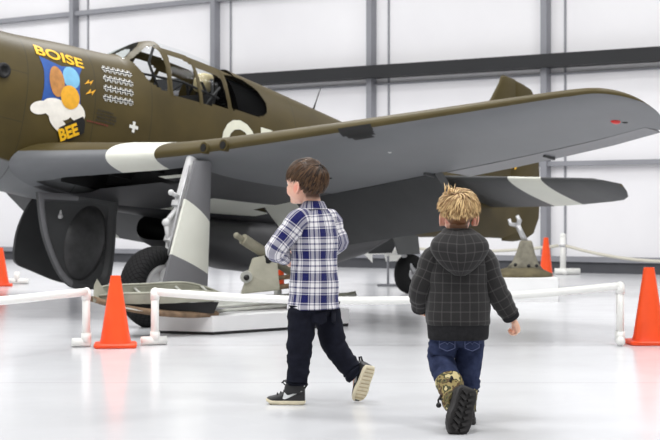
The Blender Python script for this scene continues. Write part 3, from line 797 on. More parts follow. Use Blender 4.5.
# stanchions and rope in front of the wall
def stanchion(px, py, h, label):
    g = ground(px, py); r_ = empty('rope_stanchion', g, label, 'stanchion', 'white rope posts by the wall')
    m = MB(); m.tube([(0, 0, .03), (0, 0, h)], .042, 16); m.ball((0, 0, h), .045, 14); m.build('post', M['pvc'], r_)
    m = MB(); m.tube([(-.12, 0, .045), (.24, -.02, .045)], .045, 14); m.tube([(0, -.2, .045), (0, .15, .045)], .045, 14); m.build('foot', M['pvc'], r_)
    m = MB(); v, f, uv = lathe([(.048, h*.72), (.056, h*.735), (.056, h*.765), (.048, h*.78)], 16); m.add(v, f); m.build('rope_ring', M['galv'], r_)
    return g+Vector((0, 0, h*.75))
t1 = stanchion(563, 274.5, .55, 'white rope post on the floor just right of the far cone')
def rope(a, b_, sag, label):
    pts = [a.lerp(b_, t/12)+Vector((0, -.05, -sag*4*(t/12)*(1-t/12))) for t in range(13)]
    m = MB(); m.tube(pts, .022, 10); o = m.build('barrier_rope', M['rope']); tag(o, label, 'rope', 'pale ropes by the wall')
rope(t1-WD*.06+WN*.05, t1-WD*3.1, .20, 'pale rope drooping right from the white post along the wall')
rope(t1+WD*.06+WN*.05, t1+WD*3.1, .10, 'pale rope running left from the white post, behind the tail')
# ---------------------------------------------------------------- low white platforms
def platform(poly, h, loc, label, group, rec=.985, rm='black'):
    r_ = empty('display_platform', loc, label, 'platform', group)
    v, f = plate([Vector((x, y, .02)) for x, y in poly], h-.02); m = MB(); m.add(v, f)
    o = m.build('deck_box', M['platform'], r_, smooth=False)
    bv = o.modifiers.new('b', 'BEVEL'); bv.width = .006; bv.segments = 2
    m = MB(); cx = sum(p[0] for p in poly)/len(poly); cy = sum(p[1] for p in poly)/len(poly)
    v, f = plate([Vector((cx+(x-cx)*rec, cy+(y-cy)*rec, 0)) for x, y in poly], .022); m.add(v, f); m.build('plinth_recess', M[rm], r_, smooth=False)  # by default a black strip painted as the shadow gap under the deck
    return r_
p1 = Vector((-.83, 10.62, 0))
platform([(0, 0), (.98, .86), (.72, 1.20), (-.06, .58), (-.46, .16)], .135, p1, 'low white platform holding wreckage in front of the main wheel', 'low white display platforms')
p2 = Vector((1.3, 14.65, 0))
platform([(0, 0), (.93, 0), (.93, .8), (0, .8)], .235, p2, 'low white platform holding a cast pedestal, right of the boy in the dark hooded jacket', 'low white display platforms', .995, 'platform')
# wreckage on the near platform: bent channel with ribs
def ribbon(path, wdir, prof, mats, name, parent=None, ribs=None):
    """sweep an open profile (list of (across, up)) along path"""
    rows = []
    for i, p in enumerate(path):
        rows.append([Vector(p[:3])+Vector(wdir)*a*p[3]+Vector((0, 0, 1))*b_*p[4] for a, b_ in prof])
    v = [q for r in rows for q in r]; k = len(prof); f = [(i*k+j, i*k+j+1, (i+1)*k+j+1, (i+1)*k+j) for i in range(len(rows)-1) for j in range(k-1)]
    return v, f
S_ = lambda px, py, d: at(px, py, d)
wd = Vector((-.55, .83, 0))
ch = empty('bent_channel', S_(160, 305, 10.55), 'grey-green bent metal channel with ribs on the near white platform, left end lifted', 'aircraft wreckage')
cpth = spline([tuple(S_(97, 300, 10.42)-ch.location)+(.35, .4), tuple(S_(112, 303, 10.42)-ch.location)+(.8, .9), tuple(S_(150, 303, 10.5)-ch.location)+(1, 1), tuple(S_(190, 301, 10.6)-ch.location)+(1, 1), tuple(S_(212, 300, 10.7)-ch.location)+(.9, .7), tuple(S_(226, 298, 10.8)-ch.location)+(.5, .2)], 5)
v, f = ribbon(cpth, wd, [(-.12, .075), (-.125, .07), (-.11, .0), (.11, .03), (.125, .105), (.12, .125)], None, None)
m = MB(); m.add(v, f); o = m.build('channel_web', M['wreck_green'], ch, auto=35); sm = o.modifiers.new('s', 'SOLIDIFY'); sm.thickness = .008
m = MB(); m.tube([tuple(Vector(p[:3])+wd*.12*p[3]+Vector((0, 0, .125*p[4]))) for p in cpth], .010, 8); m.build('channel_lip', M['wreck_green'], ch)
m = MB(); m.tube([tuple(Vector(p[:3])-wd*.12*p[3]+Vector((0, 0, .075*p[4]))) for p in cpth], .010, 8); m.build('channel_lip', M['wreck_green'], ch)
for i in (9, 14, 19):
    p = Vector(cpth[i][:3]); m = MB(); a = p+wd*.115+Vector((0, 0, .10)); b_ = p+Vector((.04, 0, 0))-wd*.02+Vector((0, 0, .015))
    m.tube([a, b_], .013, 8, flat=.5); m.build('rib', M['wreck_grey'], ch)
v, f = plate([S_(93, 302, 10.38)-ch.location, S_(112, 302, 10.40)-ch.location, S_(97, 279, 10.42)-ch.location, S_(94, 286, 10.41)-ch.location], .014); m = MB(); m.add(v, f); m.build('torn_end_plate', M['wreck_green'], ch, smooth=False)
m = MB(); v, f = plate([Vector(cpth[5][:3])+wd*-.10+Vector((0, 0, -.01)), Vector(cpth[20][:3])+wd*-.10+Vector((0, 0, -.01)), Vector(cpth[19][:3])+wd*-.08+Vector((0, 0, -.09)), Vector(cpth[7][:3])+wd*-.08+Vector((0, 0, -.07))], .01); m.add(v, f); m.build('painted_shade_plate', M['dark'], ch, smooth=False)  # dark plate added to stand in for the shade beneath the channel
# rusty bent strip under it
rs = empty('rusty_strip', S_(200, 315, 10.5), 'long rusty bent strip curving under the grey-green channel on the near platform', 'aircraft wreckage')
sp_ = spline([tuple(S_(93, 300, 10.38)-rs.location)+(1, 1), tuple(S_(118, 307, 10.38)-rs.location)+(1, 1), tuple(S_(150, 312.5, 10.42)-rs.location)+(1, 1), tuple(S_(185, 315, 10.55)-rs.location)+(1, 1), tuple(S_(215, 314, 10.72)-rs.location)+(.8, .8)], 5)
v, f = ribbon(sp_, wd, [(-.05, -.014), (-.06, .008), (-.03, .016), (.03, .018), (.06, .012), (.05, -.008)], None, None); m = MB(); m.add(v, f)
o = m.build('strip', M['rust'], rs); sm = o.modifiers.new('s', 'SOLIDIFY'); sm.thickness = .01
m = MB(); m.tube([tuple(Vector(p[:3])+Vector((0, -.058, .010))) for p in sp_[4:]], .006, 8); m.build('edge_bead', M['wreck_grey'], rs)
# crumpled sheets
def sheet(name, pts, label, mat, th=.008):
    c = sum((Vector(p) for p in pts), Vector())/len(pts); r_ = empty(name, Vector((c.x, c.y, min(p.z for p in pts))), label, 'aircraft wreckage')
    bm = bmesh.new(); bm.faces.new([bm.verts.new(Vector(p)-r_.location) for p in pts]); bmesh.ops.triangulate(bm, faces=bm.faces); bmesh.ops.subdivide_edges(bm, edges=bm.edges, cuts=5, use_grid_fill=True)
    for v_ in bm.verts: v_.co.z += .022*mnoise.noise(v_.co*9)
    me = bpy.data.meshes.new('skin'); bm.to_mesh(me); bm.free(); me.materials.append(mat); o = link(bpy.data.objects.new('skin', me), r_)
    s = o.modifiers.new('s', 'SOLIDIFY'); s.thickness = th
    m = MB(); a, b_ = Vector(pts[0])-r_.location, Vector(pts[1])-r_.location; m.tube([a+Vector((0, 0, .004)), b_+Vector((0, 0, .004))], .011, 8); m.build('rolled_edge', M['wreck_grey'], r_)
    return r_
sheet('crumpled_sheet', [S_(214, 307.5, 10.98), S_(292, 301, 11.42), S_(292, 294, 11.6), S_(212, 298, 11.12)], 'pale crumpled metal sheet lying at the right of the channel on the near platform', M['wreck_grey'])
sheet('torn_panel', [S_(168, 308.5, 10.58), S_(214, 304.5, 10.72), S_(214, 300, 10.85), S_(172, 304, 10.72)], 'narrow torn metal panel lying between the rusty strip and the channel', M['wreck_grey'])
sheet('bent_strip', [S_(203, 312.6, 10.74), S_(287, 305.6, 11.27), S_(287, 303.2, 11.32), S_(204, 309.6, 10.80)], 'narrow dark strip along the front edge of the near platform', M['wreck_dark'])
sheet('metal_offcut', [S_(300, 303, 11.35), S_(356, 295.5, 11.75), S_(356, 291.5, 11.95), S_(300, 297, 11.6)], 'long bent metal offcut whose end shows just right of the plaid-shirted boy', M['wreck_green'])
# gun mount: grey-green bracket, grey tube, base pan
gm = S_(262, 296, 11.45); gm.z = 0.135
gb = empty('gun_mount', gm, 'grey-green cast bracket with an upward pointing tube, left of the plaid-shirted boy', 'aircraft wreckage')
G = lambda px, py, d: at(px, py, d)-gm
m = MB(); v, f = plate([G(240, 294, 11.4), G(279, 290, 11.45), G(276, 258, 11.45), G(266, 255, 11.45), G(252, 258, 11.42), G(247, 274, 11.4)], .06); m.add(v, f); o = m.build('bracket', M['mount'], gb, smooth=False)
bv = o.modifiers.new('b', 'BEVEL'); bv.width = .012; bv.segments = 2
m = MB(); v, f = plate([G(250, 290, 11.62), G(272, 288, 11.65), G(270, 262, 11.62), G(258, 260, 11.6)], .05); m.add(v, f); m.build('rear_cheek', M['mount'], gb, smooth=False)
m = MB(); m.tube([G(243, 239, 11.35), G(274, 259, 11.55), G(298, 276, 11.75)], .042, 18); m.tube([G(236.5, 235.5, 11.31), G(243, 239.5, 11.36)], .022, 14); m.ball(G(236.5, 235.5, 11.31), .024, 12)
m.build('tube', M['mount_tube'], gb, auto=40)
m = MB(); m.tube([G(246, 277, 11.32), G(250, 275.5, 11.5)], .045, 18); m.build('pivot_boss', M['wreck_grey'], gb, auto=40)
m = MB(); m.tube([G(246.5, 277.5, 11.30), G(246.5, 277.5, 11.34)], .022, 14); m.build('pivot_hole', M['black'], gb)
m = MB(); m.tube([G(268, 259, 11.38), G(269, 259, 11.5)], .035, 16); m.build('clamp_knob', M['dark'], gb)
m = MB(); m.tube([G(256, 279.5, 11.40), G(300, 276, 11.48)], .018, 10); m.tube([G(246, 290, 11.38), G(300, 285, 11.48)], .020, 10); m.build('cross_rail', M['rust'], gb)
rb = G(278, 272, 11.9)+gm; rb.z = rb.z-.05
o = empty('red_cap', Vector((rb.x, rb.y, .135)), 'small round red cap behind the gun mount bracket', 'cap')
v, f, uv = lathe([(0, .42), (.03, .415), (.046, .395), (.05, .36), (.05, .30), (.045, .29)], 20); m = MB(); m.add([p-Vector((0, 0, .135)) for p in v], f); m.build('cap_shell', M['cone'], o)
v, f, uv = lathe([(.03, .30), (.03, .03), (.07, .02), (.07, 0)], 18); m = MB(); m.add(v, f); m.build('cap_post', M['wreck_grey'], o)
# pedestal with forked link on the far platform
pp = Vector((at(524, 280, 15.0).x, 15.0, .235)); pd = empty('cast_pedestal', pp, 'weathered grey cast pedestal with a forked silver link on top, on the far white platform', 'aircraft wreckage')
v, f, uv = loft([ring((-.06, 0, 0), (1, 0, 0), (0, 1, 0), .34, .30, 32), ring((-.05, 0, .03), (1, 0, 0), (0, 1, 0), .335, .29, 32), ring((-.04, 0, .06), (1, 0, 0), (0, 1, 0), .26, .24, 32), ring((0, 0, .09), (1, 0, 0), (0, 1, 0), .16, .16, 32)], (True, True)); m = MB(); m.add(v, f); m.build('base_dish', M['mound'], pd)
v, f, uv = loft([ring((.0, 0, .07), (1, 0, 0), (0, 1, 0), .19, .15, 28, 3), ring((.01, 0, .14), (1, 0, 0), (0, 1, 0), .13, .11, 28, 3), ring((.015, 0, .24), (1, 0, 0), (0, 1, 0), .09, .085, 28, 3), ring((.02, 0, .345), (1, 0, 0), (0, 1, 0), .062, .065, 28, 3), ring((.02, 0, .36), (1, 0, 0), (0, 1, 0), .05, .05, 28, 3)]); m = MB(); m.add(v, f); m.build('column', M['pedestal'], pd)
for q in ((.03, -.13, .11), (-.10, -.11, .12), (.11, -.115, .11)):
    m = MB(); m.ball(q, .018); m.build('bolt_head', M['dark'], pd)
m = MB(); m.tube([(.02, 0, .34), (-.03, 0, .44), (-.065, 0, .515)], [.030, .026, .028], 14); lk = m.build('forked_link', M['galv'], pd)
m = MB(); m.tube([(-.06, 0, .51), (-.135, 0, .525), (-.15, 0, .575)], [.024, .02, .018], 12); m.tube([(-.065, 0, .50), (-.045, 0, .56), (-.07, 0, .61)], [.024, .024, .018], 12); m.build('fork', M['galv'], lk)
# white arrow-shaped pointer standing far behind, under the belly
ap = ground(383, 286); d_ = ap.y; ar = empty('arrow_pointer', ap, 'white arrow-shaped pointer aiming left, seen under the belly between the two boys', 'arrow sign')
A_ = lambda px, py: Vector((at(px, py, d_).x-ap.x, 0, at(px, py, d_).z))
m = MB(); v, f = plate([A_(361, 251), A_(372.5, 245), A_(372.5, 263)], .03); m.add(v, f); m.build('arrow_head', M['pvc'], ar, smooth=False)
m = MB(); m.tube([A_(370, 252), A_(405, 251.5)], .032, 14); m.build('arrow_shaft', M['pvc'], ar)
m = MB(); v, f = plate([A_(384, 253), A_(400, 253), A_(411, 260.5), A_(386, 261.5)], .02); m.add(v, f); m.build('tail_panel', M['pvc'], ar, smooth=False)
m = MB(); m.tube([A_(388, 256), Vector((A_(388, 256).x, 0, .02))], .014, 10); m.box((A_(388, 256).x, 0, .012), (.26, .2, .024)); m.build('stand', M['column'], ar, auto=30)
# ---------------------------------------------------------------- people: materials
def mat_skin():
    t = NT('skin'); a = t.new('ShaderNodeVertexColor'); a.layer_name = 'Col'
    v = t.noise(30, 3); c = t.mix(t.math('MULTIPLY', v, .15), a.outputs[0], lin((214, 140, 118)))
    t.set(Base_Color=c, Roughness=.5); t.b.inputs['Subsurface Weight'].default_value = .12; t.b.inputs['Subsurface Radius'].default_value = (.012, .005, .003); return t.m
def mat_vcol(name, rough=.6):
    t = NT(name); a = t.new('ShaderNodeVertexColor'); a.layer_name = 'Col'
    t.set(Base_Color=a.outputs[0], Roughness=rough); t.b.inputs['Specular IOR Level'].default_value = .3; return t.m
M['skin'] = mat_skin(); M['hair'] = mat_vcol('hair_strands', .5)
M['eye_white'] = plain('eye_white', (235, 232, 228), .2, 0, .01); M['iris'] = plain('brown_iris', (60, 40, 28), .2, 0, .05)
def mat_plaid(name, base, dark, P_, band, thin, navy2=None, fuzz=.03, strength=1.0, line=None):
    """checked cloth from the UV lengths (metres)"""
    t = NT(name); uv = t.new('ShaderNodeUVMap').outputs[0]; sp = t.new('ShaderNodeSeparateXYZ'); t.put(uv, sp.inputs[0])
    tot = []; ln = []
    for s_ in (0, 1):
        q = t.math('FRACT', t.math('DIVIDE', sp.outputs[s_], P_))
        d = t.math('ABSOLUTE', t.math('SUBTRACT', q, .5))
        b_ = t.math('LESS_THAN', d, band/2)
        l2 = t.math('LESS_THAN', t.math('ABSOLUTE', t.math('SUBTRACT', d, band/2+.075)), thin/2)
        l3 = t.math('LESS_THAN', t.math('ABSOLUTE', t.math('SUBTRACT', d, .5)), thin*.6)
        tot.append(t.math('MAXIMUM', b_, t.math('MAXIMUM', t.math('MULTIPLY', l2, .8), t.math('MULTIPLY', l3, .9))))
    f = t.math('MULTIPLY', t.math('ADD', tot[0], tot[1]), .5*strength)
    f = t.math('POWER', f, .8)
    n_ = t.noise(240, 2); f = t.math('ADD', f, t.math('MULTIPLY', t.math('SUBTRACT', n_, .5), fuzz*4)); cl_ = t.new('ShaderNodeClamp'); t.put(f, cl_.inputs[0])
    c = t.mix(cl_.outputs[0], lin(base), lin(dark))
    t.set(Base_Color=c, Roughness=.85); t.b.inputs['Specular IOR Level'].default_value = .2
    t.b.inputs['Sheen Weight'].default_value = .15; t.bump(t.noise(300, 2), .08, .002); return t.m
M['plaid'] = mat_plaid('navy_white_plaid', (232, 230, 232), (20, 24, 88), .098, .36, .065)
M['jacket'] = mat_plaid('charcoal_check_fleece', (42, 41, 41), (96, 93, 93), .038, .13, .0, strength=.40, fuzz=.05)
M['jacket_rib'] = plain('charcoal_rib_knit', (36, 36, 38), .9, 0, .2, 60, .4, 200, .2)
def mat_denim(name, a, b_):
    t = NT(name); v = t.noise(26, 5); v2 = t.noise(420, 2)
    c = t.ramp(v, [(.3, lin(a)), (.7, lin(b_))]); c = t.mix(t.math('MULTIPLY', v2, .3), c, lin(tuple(x*.6 for x in a)))
    t.set(Base_Color=c, Roughness=.9); t.b.inputs['Specular IOR Level'].default_value = .15; t.bump(v2, .1, .002); return t.m
M['navy_trouser'] = mat_denim('navy_black_trouser_cloth', (20, 22, 32), (30, 32, 44))
M['denim'] = mat_denim('blue_denim', (34, 41, 66), (60, 69, 100))
M['stitch'] = plain('denim_stitching', (90, 98, 134), .8, 0, .1, 80)
def mat_camo():
    t = NT('camouflage_cloth'); o = t.new('ShaderNodeTexCoord').outputs['Object']
    c = t.ramp(t.noise(19, 2, o), [(0, lin((40, 38, 24))), (.40, lin((98, 92, 50))), (.46, lin((84, 62, 38))), (.51, lin((150, 134, 84))), (.56, lin((62, 62, 34))), (.62, lin((204, 190, 140)))], 'CONSTANT')
    t.set(Base_Color=c, Roughness=.75); return t.m
M['camo'] = mat_camo()
M['rubber'] = plain('black_boot_rubber', (34, 32, 32), .6, 0, .15, 20, .1, 60)
M['sneaker'] = plain('black_sneaker_leather', (34, 34, 36), .5, 0, .15, 20, .08, 80)
M['sole'] = plain('cream_rubber_sole', (222, 212, 184), .6, 0, .1, 30)
M['sole_tread'] = plain('tan_worn_tread', (188, 172, 138), .7, 0, .15, 40)
M['swoosh'] = plain('pale_silver_swoosh', (224, 226, 226), .35, .1, .03)
M['lace'] = plain('black_lace', (24, 24, 25), .8, 0, .1)

# ---------------------------------------------------------------- people: builders
def remeshed(mb, voxel, smooth_it, name):
    me = bpy.data.meshes.new(name); me.from_pydata([tuple(v) for v in mb.v], [], mb.f)
    bm = bmesh.new(); bm.from_mesh(me); bmesh.ops.recalc_face_normals(bm, faces=bm.faces); bm.to_mesh(me); bm.free()
    o = bpy.data.objects.new(name, me); scene.collection.objects.link(o)
    r = o.modifiers.new('r', 'REMESH'); r.mode = 'VOXEL'; r.voxel_size = voxel; r.use_smooth_shade = True
    s = o.modifiers.new('s', 'SMOOTH'); s.iterations = smooth_it; s.factor = .5
    dg = bpy.context.evaluated_depsgraph_get(); dg.update(); out = bpy.data.meshes.new_from_object(o.evaluated_get(dg))
    bpy.data.objects.remove(o); bpy.data.meshes.remove(me); out.name = name
    out.polygons.foreach_set('use_smooth', [True]*len(out.polygons)); return out
def frame(fwd, up=(0, 0, 1)):
    x = Vector(fwd).normalized(); y = Vector(up).cross(x).normalized(); z = x.cross(y)
    return Matrix((x, y, z)).transposed()
def rod(mb, path, k=4, n=16, flat=1.0, hint=None):
    """path of (x,y,z,r)"""
    s = spline(path, k); mb.tube([p[:3] for p in s], [max(p[3], .001) for p in s], n, 0, True, hint, flat)
    for p in (s[0], s[-1]): mb.ball(p[:3], p[3]*.99, 12)
def head_into(mb, c, R, k):
    """child's head; R columns: forward, left, up; k scale (1 = 0.20 m tall)"""
    def B(p, r, rot=None): mb.ball(Vector(c)+R@(Vector(p)*k), Vector(r)*k if not isinstance(r, float) else r*k, 22, 0, R@rot if rot else R)
    B((-.012, 0, .022), (.086, .071, .076)); B((.02, 0, -.03), (.058, .058, .064)); B((.042, 0, .01), (.042, .058, .05))
    B((.036, 0, -.066), (.040, .036, .030)); B((.060, 0, -.083), (.017, .020, .014))
    for s in (1, -1):
        B((.046, s*.032, -.036), (.028, .026, .030)); B((.068, s*.026, .013), (.014, .024, .009))
        B((-.012, s*.075, -.023), (.018, .010, .030), Matrix.Rotation(s*.35, 3, 'Z')@Matrix.Rotation(-.2, 3, 'Y')); B((-.010, s*.068, -.041), (.010, .008, .012))
    for s in (1, -1):
        pts = []
        for i in range(9):
            a = -1.2+i*.62 if False else radians(-60+i*38); ex, ez = .017*cos(a+1.2), .027*sin(a+1.2)
            pts.append((-.014+ex*.9-.004*(ez/.027), s*(.0815-.35*ex), -.022+ez, .0048 if i < 6 else .0042))
        rod(mb, [tuple(Vector(c)+R@(Vector(q[:3])*k))+(q[3]*k,) for q in pts], 3, 10)
    def rodl(pts): rod(mb, [tuple(Vector(c)+R@(Vector(p[:3])*k))+(p[3]*k,) for p in pts], 3, 12)
    rodl([(.078, 0, .006, .007), (.086, 0, -.012, .009), (.093, 0, -.026, .0115), (.082, 0, -.034, .009)])
    for s in (1, -1): B((.083, s*.010, -.031), (.010, .008, .008))
    B((.077, 0, -.051), (.009, .020, .005)); B((.075, 0, -.060), (.009, .017, .006))
def hand_into(mb, w, d, pn, side_out, L_=.105, curl=.6):
    """w wrist, d hand direction, pn palm normal (towards palm), side_out towards the thumb"""
    d = Vector(d).normalized(); pn = Vector(pn); pn = (pn-d*pn.dot(d)).normalized(); t = Vector(side_out); t = (t-d*t.dot(d)-pn*t.dot(pn)).normalized(); w = Vector(w)
    pl = L_*.5
    R = Matrix((d, t, pn)).transposed()
    mb.ball(w+d*pl*.55, (pl*.62, L_*.235, L_*.12), 18, 0, R)
    mb.ball(w+d*pl*.80+pn*.002, (pl*.40, L_*.25, L_*.11), 18, 0, R)
    for i, (off, ln) in enumerate(((.185, .43), (.065, .48), (-.06, .44), (-.175, .34))):
        r = L_*.068*(1 if i < 3 else .88); p0 = w+d*pl*.80+t*off*L_; p = p0; a = curl*.35; pts = [tuple(p0-d*pl*.2)+(r,), tuple(p0+d*pl*.10)+(r,)]; p = p0+d*pl*.10
        for j, fr in enumerate((.45, .32, .25)):
            a += curl*(.9 if j else .6); p = p+(d*cos(a)+pn*sin(a))*ln*L_*fr; pts.append(tuple(p)+(r*(1-.09*(j+1)),))
        rod(mb, pts, 3, 10)
    r = L_*.078; p = w+d*pl*.28+t*L_*.15; pts = [tuple(p)+(r*1.2,)]
    for a, ln in ((.85, .20), (.45, .17), (.2, .13)):
        p = p+(d*cos(a)*.9+t*sin(a)+pn*curl*.45).normalized()*ln*L_; pts.append(tuple(p)+(r*.9,))
    rod(mb, pts, 3, 10)
def smoothst(a, b_, x): t = min(1, max(0, (x-a)/(b_-a))); return t*t*(3-2*t)
def paint_body(me, c, R, k, skin, lips, nape):
    col = me.color_attributes.new('Col', 'FLOAT_COLOR', 'POINT'); Ri = R.transposed(); sk = lin(skin); rosy = lin((236, 150, 132)); lp = lin(lips); br = lin((92, 66, 46)); dk = lin((60, 40, 36))
    for i, v in enumerate(me.vertices):
        q = Ri@(v.co-Vector(c))/k; cc = sk
        def bl(a, b_, f): return tuple(a[j]+(b_[j]-a[j])*f for j in range(4))
        for s in (1, -1):
            f = max(0, 1-(q-Vector((.062, s*.036, -.034))).length/.03); cc = bl(cc, rosy, min(1, f*.45))
            f = max(0, 1-(q-Vector((-.012, s*.076, -.023))).length/.035); cc = bl(cc, rosy, min(.75, f*1.1))
            if abs(q.z-.017) < .0045 and .010 < s*q.y < .042 and q.x > .05: cc = bl(cc, br, .8)
        if q.x > .068 and abs(q.y) < .019-abs(q.z+.0555)*.6 and abs(q.z+.0555) < .0105: cc = bl(cc, lp, .85)
        if q.x > .07 and abs(q.y) < .019 and abs(q.z+.0555) < .0012: cc = bl(cc, dk, .6)
        if q.x < -.018 and -.085 < q.z < .0 and abs(q.y) < .066: cc = bl(cc, lin(nape), smoothst(-.080, -.055, q.z)*smoothst(-.018, -.034, q.x))
        col.data[i].color = cc
def add_eyes(c, R, k, parent):
    for s in (1, -1):
        m = MB(); p = Vector(c)+R@(Vector((.0685, s*.0275, -.002))*k); m.ball(p, .0115*k, 16); m.ball(p+R@Vector((.0078*k, s*.001*k, 0)), .0058*k, 14, 1); m.build('eye', [M['eye_white'], M['iris']], parent)
def hair_mesh(c, R, k, parent, name, dark, light, region, flow, count, length, wid, seed, lift=.010, wild=.0, label=None, swirl=None):
    """strand locks lying on a scalp shell. region(q): keep root?  flow(q): direction in head space"""
    rnd = random.Random(seed); v = []; f = []; cols = []
    el = Vector((.088, .0735, .079)); ec = Vector((-.012, 0, .022))
    def onscalp(u, h): u = u.normalized(); return ec+Vector((u.x*el.x, u.y*el.y, u.z*el.z))*(1+h/.08)
    # shell
    nb, mbn = 40, 26; idx = {}
    for i in range(mbn+1):
        for j in range(nb):
            a = pi*i/mbn; b_ = 2*pi*j/nb; u = Vector((sin(a)*cos(b_), sin(a)*sin(b_), cos(a))); q = onscalp(u, .0015)
            idx[i, j] = len(v); v.append(q); cols.append(dark)
    for i in range(mbn):
        for j in range(nb):
            qs = [(i, j), (i, (j+1) % nb), (i+1, (j+1) % nb), (i+1, j)]
            cen = sum((v[idx[t]] for t in qs), Vector())/4
            if region((cen-ec), True): f.append(tuple(idx[t] for t in qs))
    made = 0; tries = 0
    while made < count and tries < count*30:
        tries += 1
        z = rnd.uniform(-1, 1); a = rnd.uniform(0, 2*pi); s = sqrt(1-z*z); u = Vector((s*cos(a), s*sin(a), z))
        q0 = Vector((u.x*el.x, u.y*el.y, u.z*el.z))
        if not region(q0, False): continue
        made += 1; L_ = length(q0)*rnd.uniform(.75, 1.2); w_ = wid*rnd.uniform(.6, 1.3); n_ = 6; h0 = rnd.uniform(.3, 1)*lift; wl = rnd.uniform(-1, 1)*wild; wl2 = rnd.uniform(-.3, 1)*wild
        p = q0.copy(); pts = []
        for i in range(n_):
            t = i/(n_-1); uu = Vector((p.x/el.x, p.y/el.y, p.z/el.z)).normalized(); nrm = Vector((uu.x/el.x, uu.y/el.y, uu.z/el.z)).normalized()
            hh = .0045+h0*sin(pi*min(1, t*.85+.12))+max(0, wl2)*t*t*.05
            pts.append((ec+Vector((uu.x*el.x, uu.y*el.y, uu.z*el.z))+nrm*hh, nrm))
            d = Vector(flow(p)); d = d-nrm*d.dot(nrm); d = d.normalized() if d.length > 1e-5 else Vector((1, 0, 0)); d = (d+nrm.cross(d)*wl*.6).normalized(); p = p+d*L_/(n_-1)
        cc = rnd.random()**1.2; col = tuple(dark[j]+(light[j]-dark[j])*cc for j in range(4)); b0 = len(v)
        for i, (pp, nrm) in enumerate(pts):
            t = i/(n_-1); tg = (pts[min(i+1, n_-1)][0]-pts[max(i-1, 0)][0]).normalized(); sd = tg.cross(nrm).normalized(); ww = w_*(.75+.5*t if t < .5 else 1.0*(1-(t-.5)/.5)**.7+.02)
            v += [pp-sd*ww, pp+nrm*ww*.55, pp+sd*ww]; sh = .8+.25*t; cols += [tuple(min(1, x*sh) for x in col[:3])+(1,)]*3
        for i in range(n_-1):
            for j in range(2): f.append((b0+i*3+j, b0+i*3+j+1, b0+i*3+4+j, b0+i*3+3+j))
    vv = [Vector(c)+R@(q*k) for q in v]
    o = mk(name, vv, f, M['hair'], parent, fix=False)
    ca = o.data.color_attributes.new('Col', 'FLOAT_COLOR', 'POINT')
    for i, cl_ in enumerate(cols): ca.data[i].color = cl_
    if label: o['label'] = label
    return o
def cloth(name, path, mats, parent, n=40, k=6, wr=.004, wl=(14, 14, 40), cap=(True, True), p=2.3, seed=0, uvs=None, across=(1, 0, 0)):
    """loft of (center, rx, ry, yaw) stations with fold displacement"""
    rows = spline([(*c, rx, ry, yaw) for c, rx, ry, yaw in path], k); rings = []
    m_ = len(rows)
    for i, r in enumerate(rows):
        t = Vector(rows[min(i+1, m_-1)][:3])-Vector(rows[max(i-1, 0)][:3]); t.normalize()
        h = Matrix.Rotation(r[5], 3, 'Z')@Vector(across); ax = (h-t*h.dot(t)).normalized(); ay = t.cross(ax)
        rg = ring(r[:3], ax, ay, r[3], r[4], n, p); cen = Vector(r[:3]); o2 = []
        for q in rg:
            nn = (q-cen).normalized(); w = mnoise.noise(Vector((q.x*wl[0]+seed, q.y*wl[1], q.z*wl[2])))+.5*mnoise.noise(Vector((q.x*wl[0]*2.3, q.y*wl[1]*2.3+seed, q.z*wl[2]*2)))
            o2.append(q+nn*w*wr)
        rings.append(o2)
    v, f, uv = loft(rings, cap); m = MB(); m.add(v, f, 0, uv); return m.build(name, mats, parent, auto=60)
def sleeve(name, path, mats, parent, n=28, k=6, wr=.004, wl=30, seed=0, cap=True):
    s = spline(path, k); P_ = [Vector(q[:3]) for q in s]; rings = []; ax = None; m_ = len(P_)
    for i in range(m_):
        t = (P_[min(i+1, m_-1)]-P_[max(i-1, 0)]).normalized()
        if ax is None: h = Vector((0, -1, 0)); ax = (h-t*h.dot(t)).normalized()
        else: ax = (ax-t*ax.dot(t)).normalized()
        ay = t.cross(ax); o2 = []
        for q in ring(P_[i], ax, ay, s[i][3], s[i][3], n):
            nn = (q-P_[i]).normalized(); w = mnoise.noise(Vector((q.x*wl*.5+seed, q.y*wl*.5, i*.55)))+.6*mnoise.noise(q*wl+Vector((seed, 0, 0))); o2.append(q+nn*w*wr)
        rings.append(o2)
    v, f, uv = loft(rings, (cap, cap)); m = MB(); m.add(v, f, 0, uv); return m.build(name, mats, parent, auto=60)

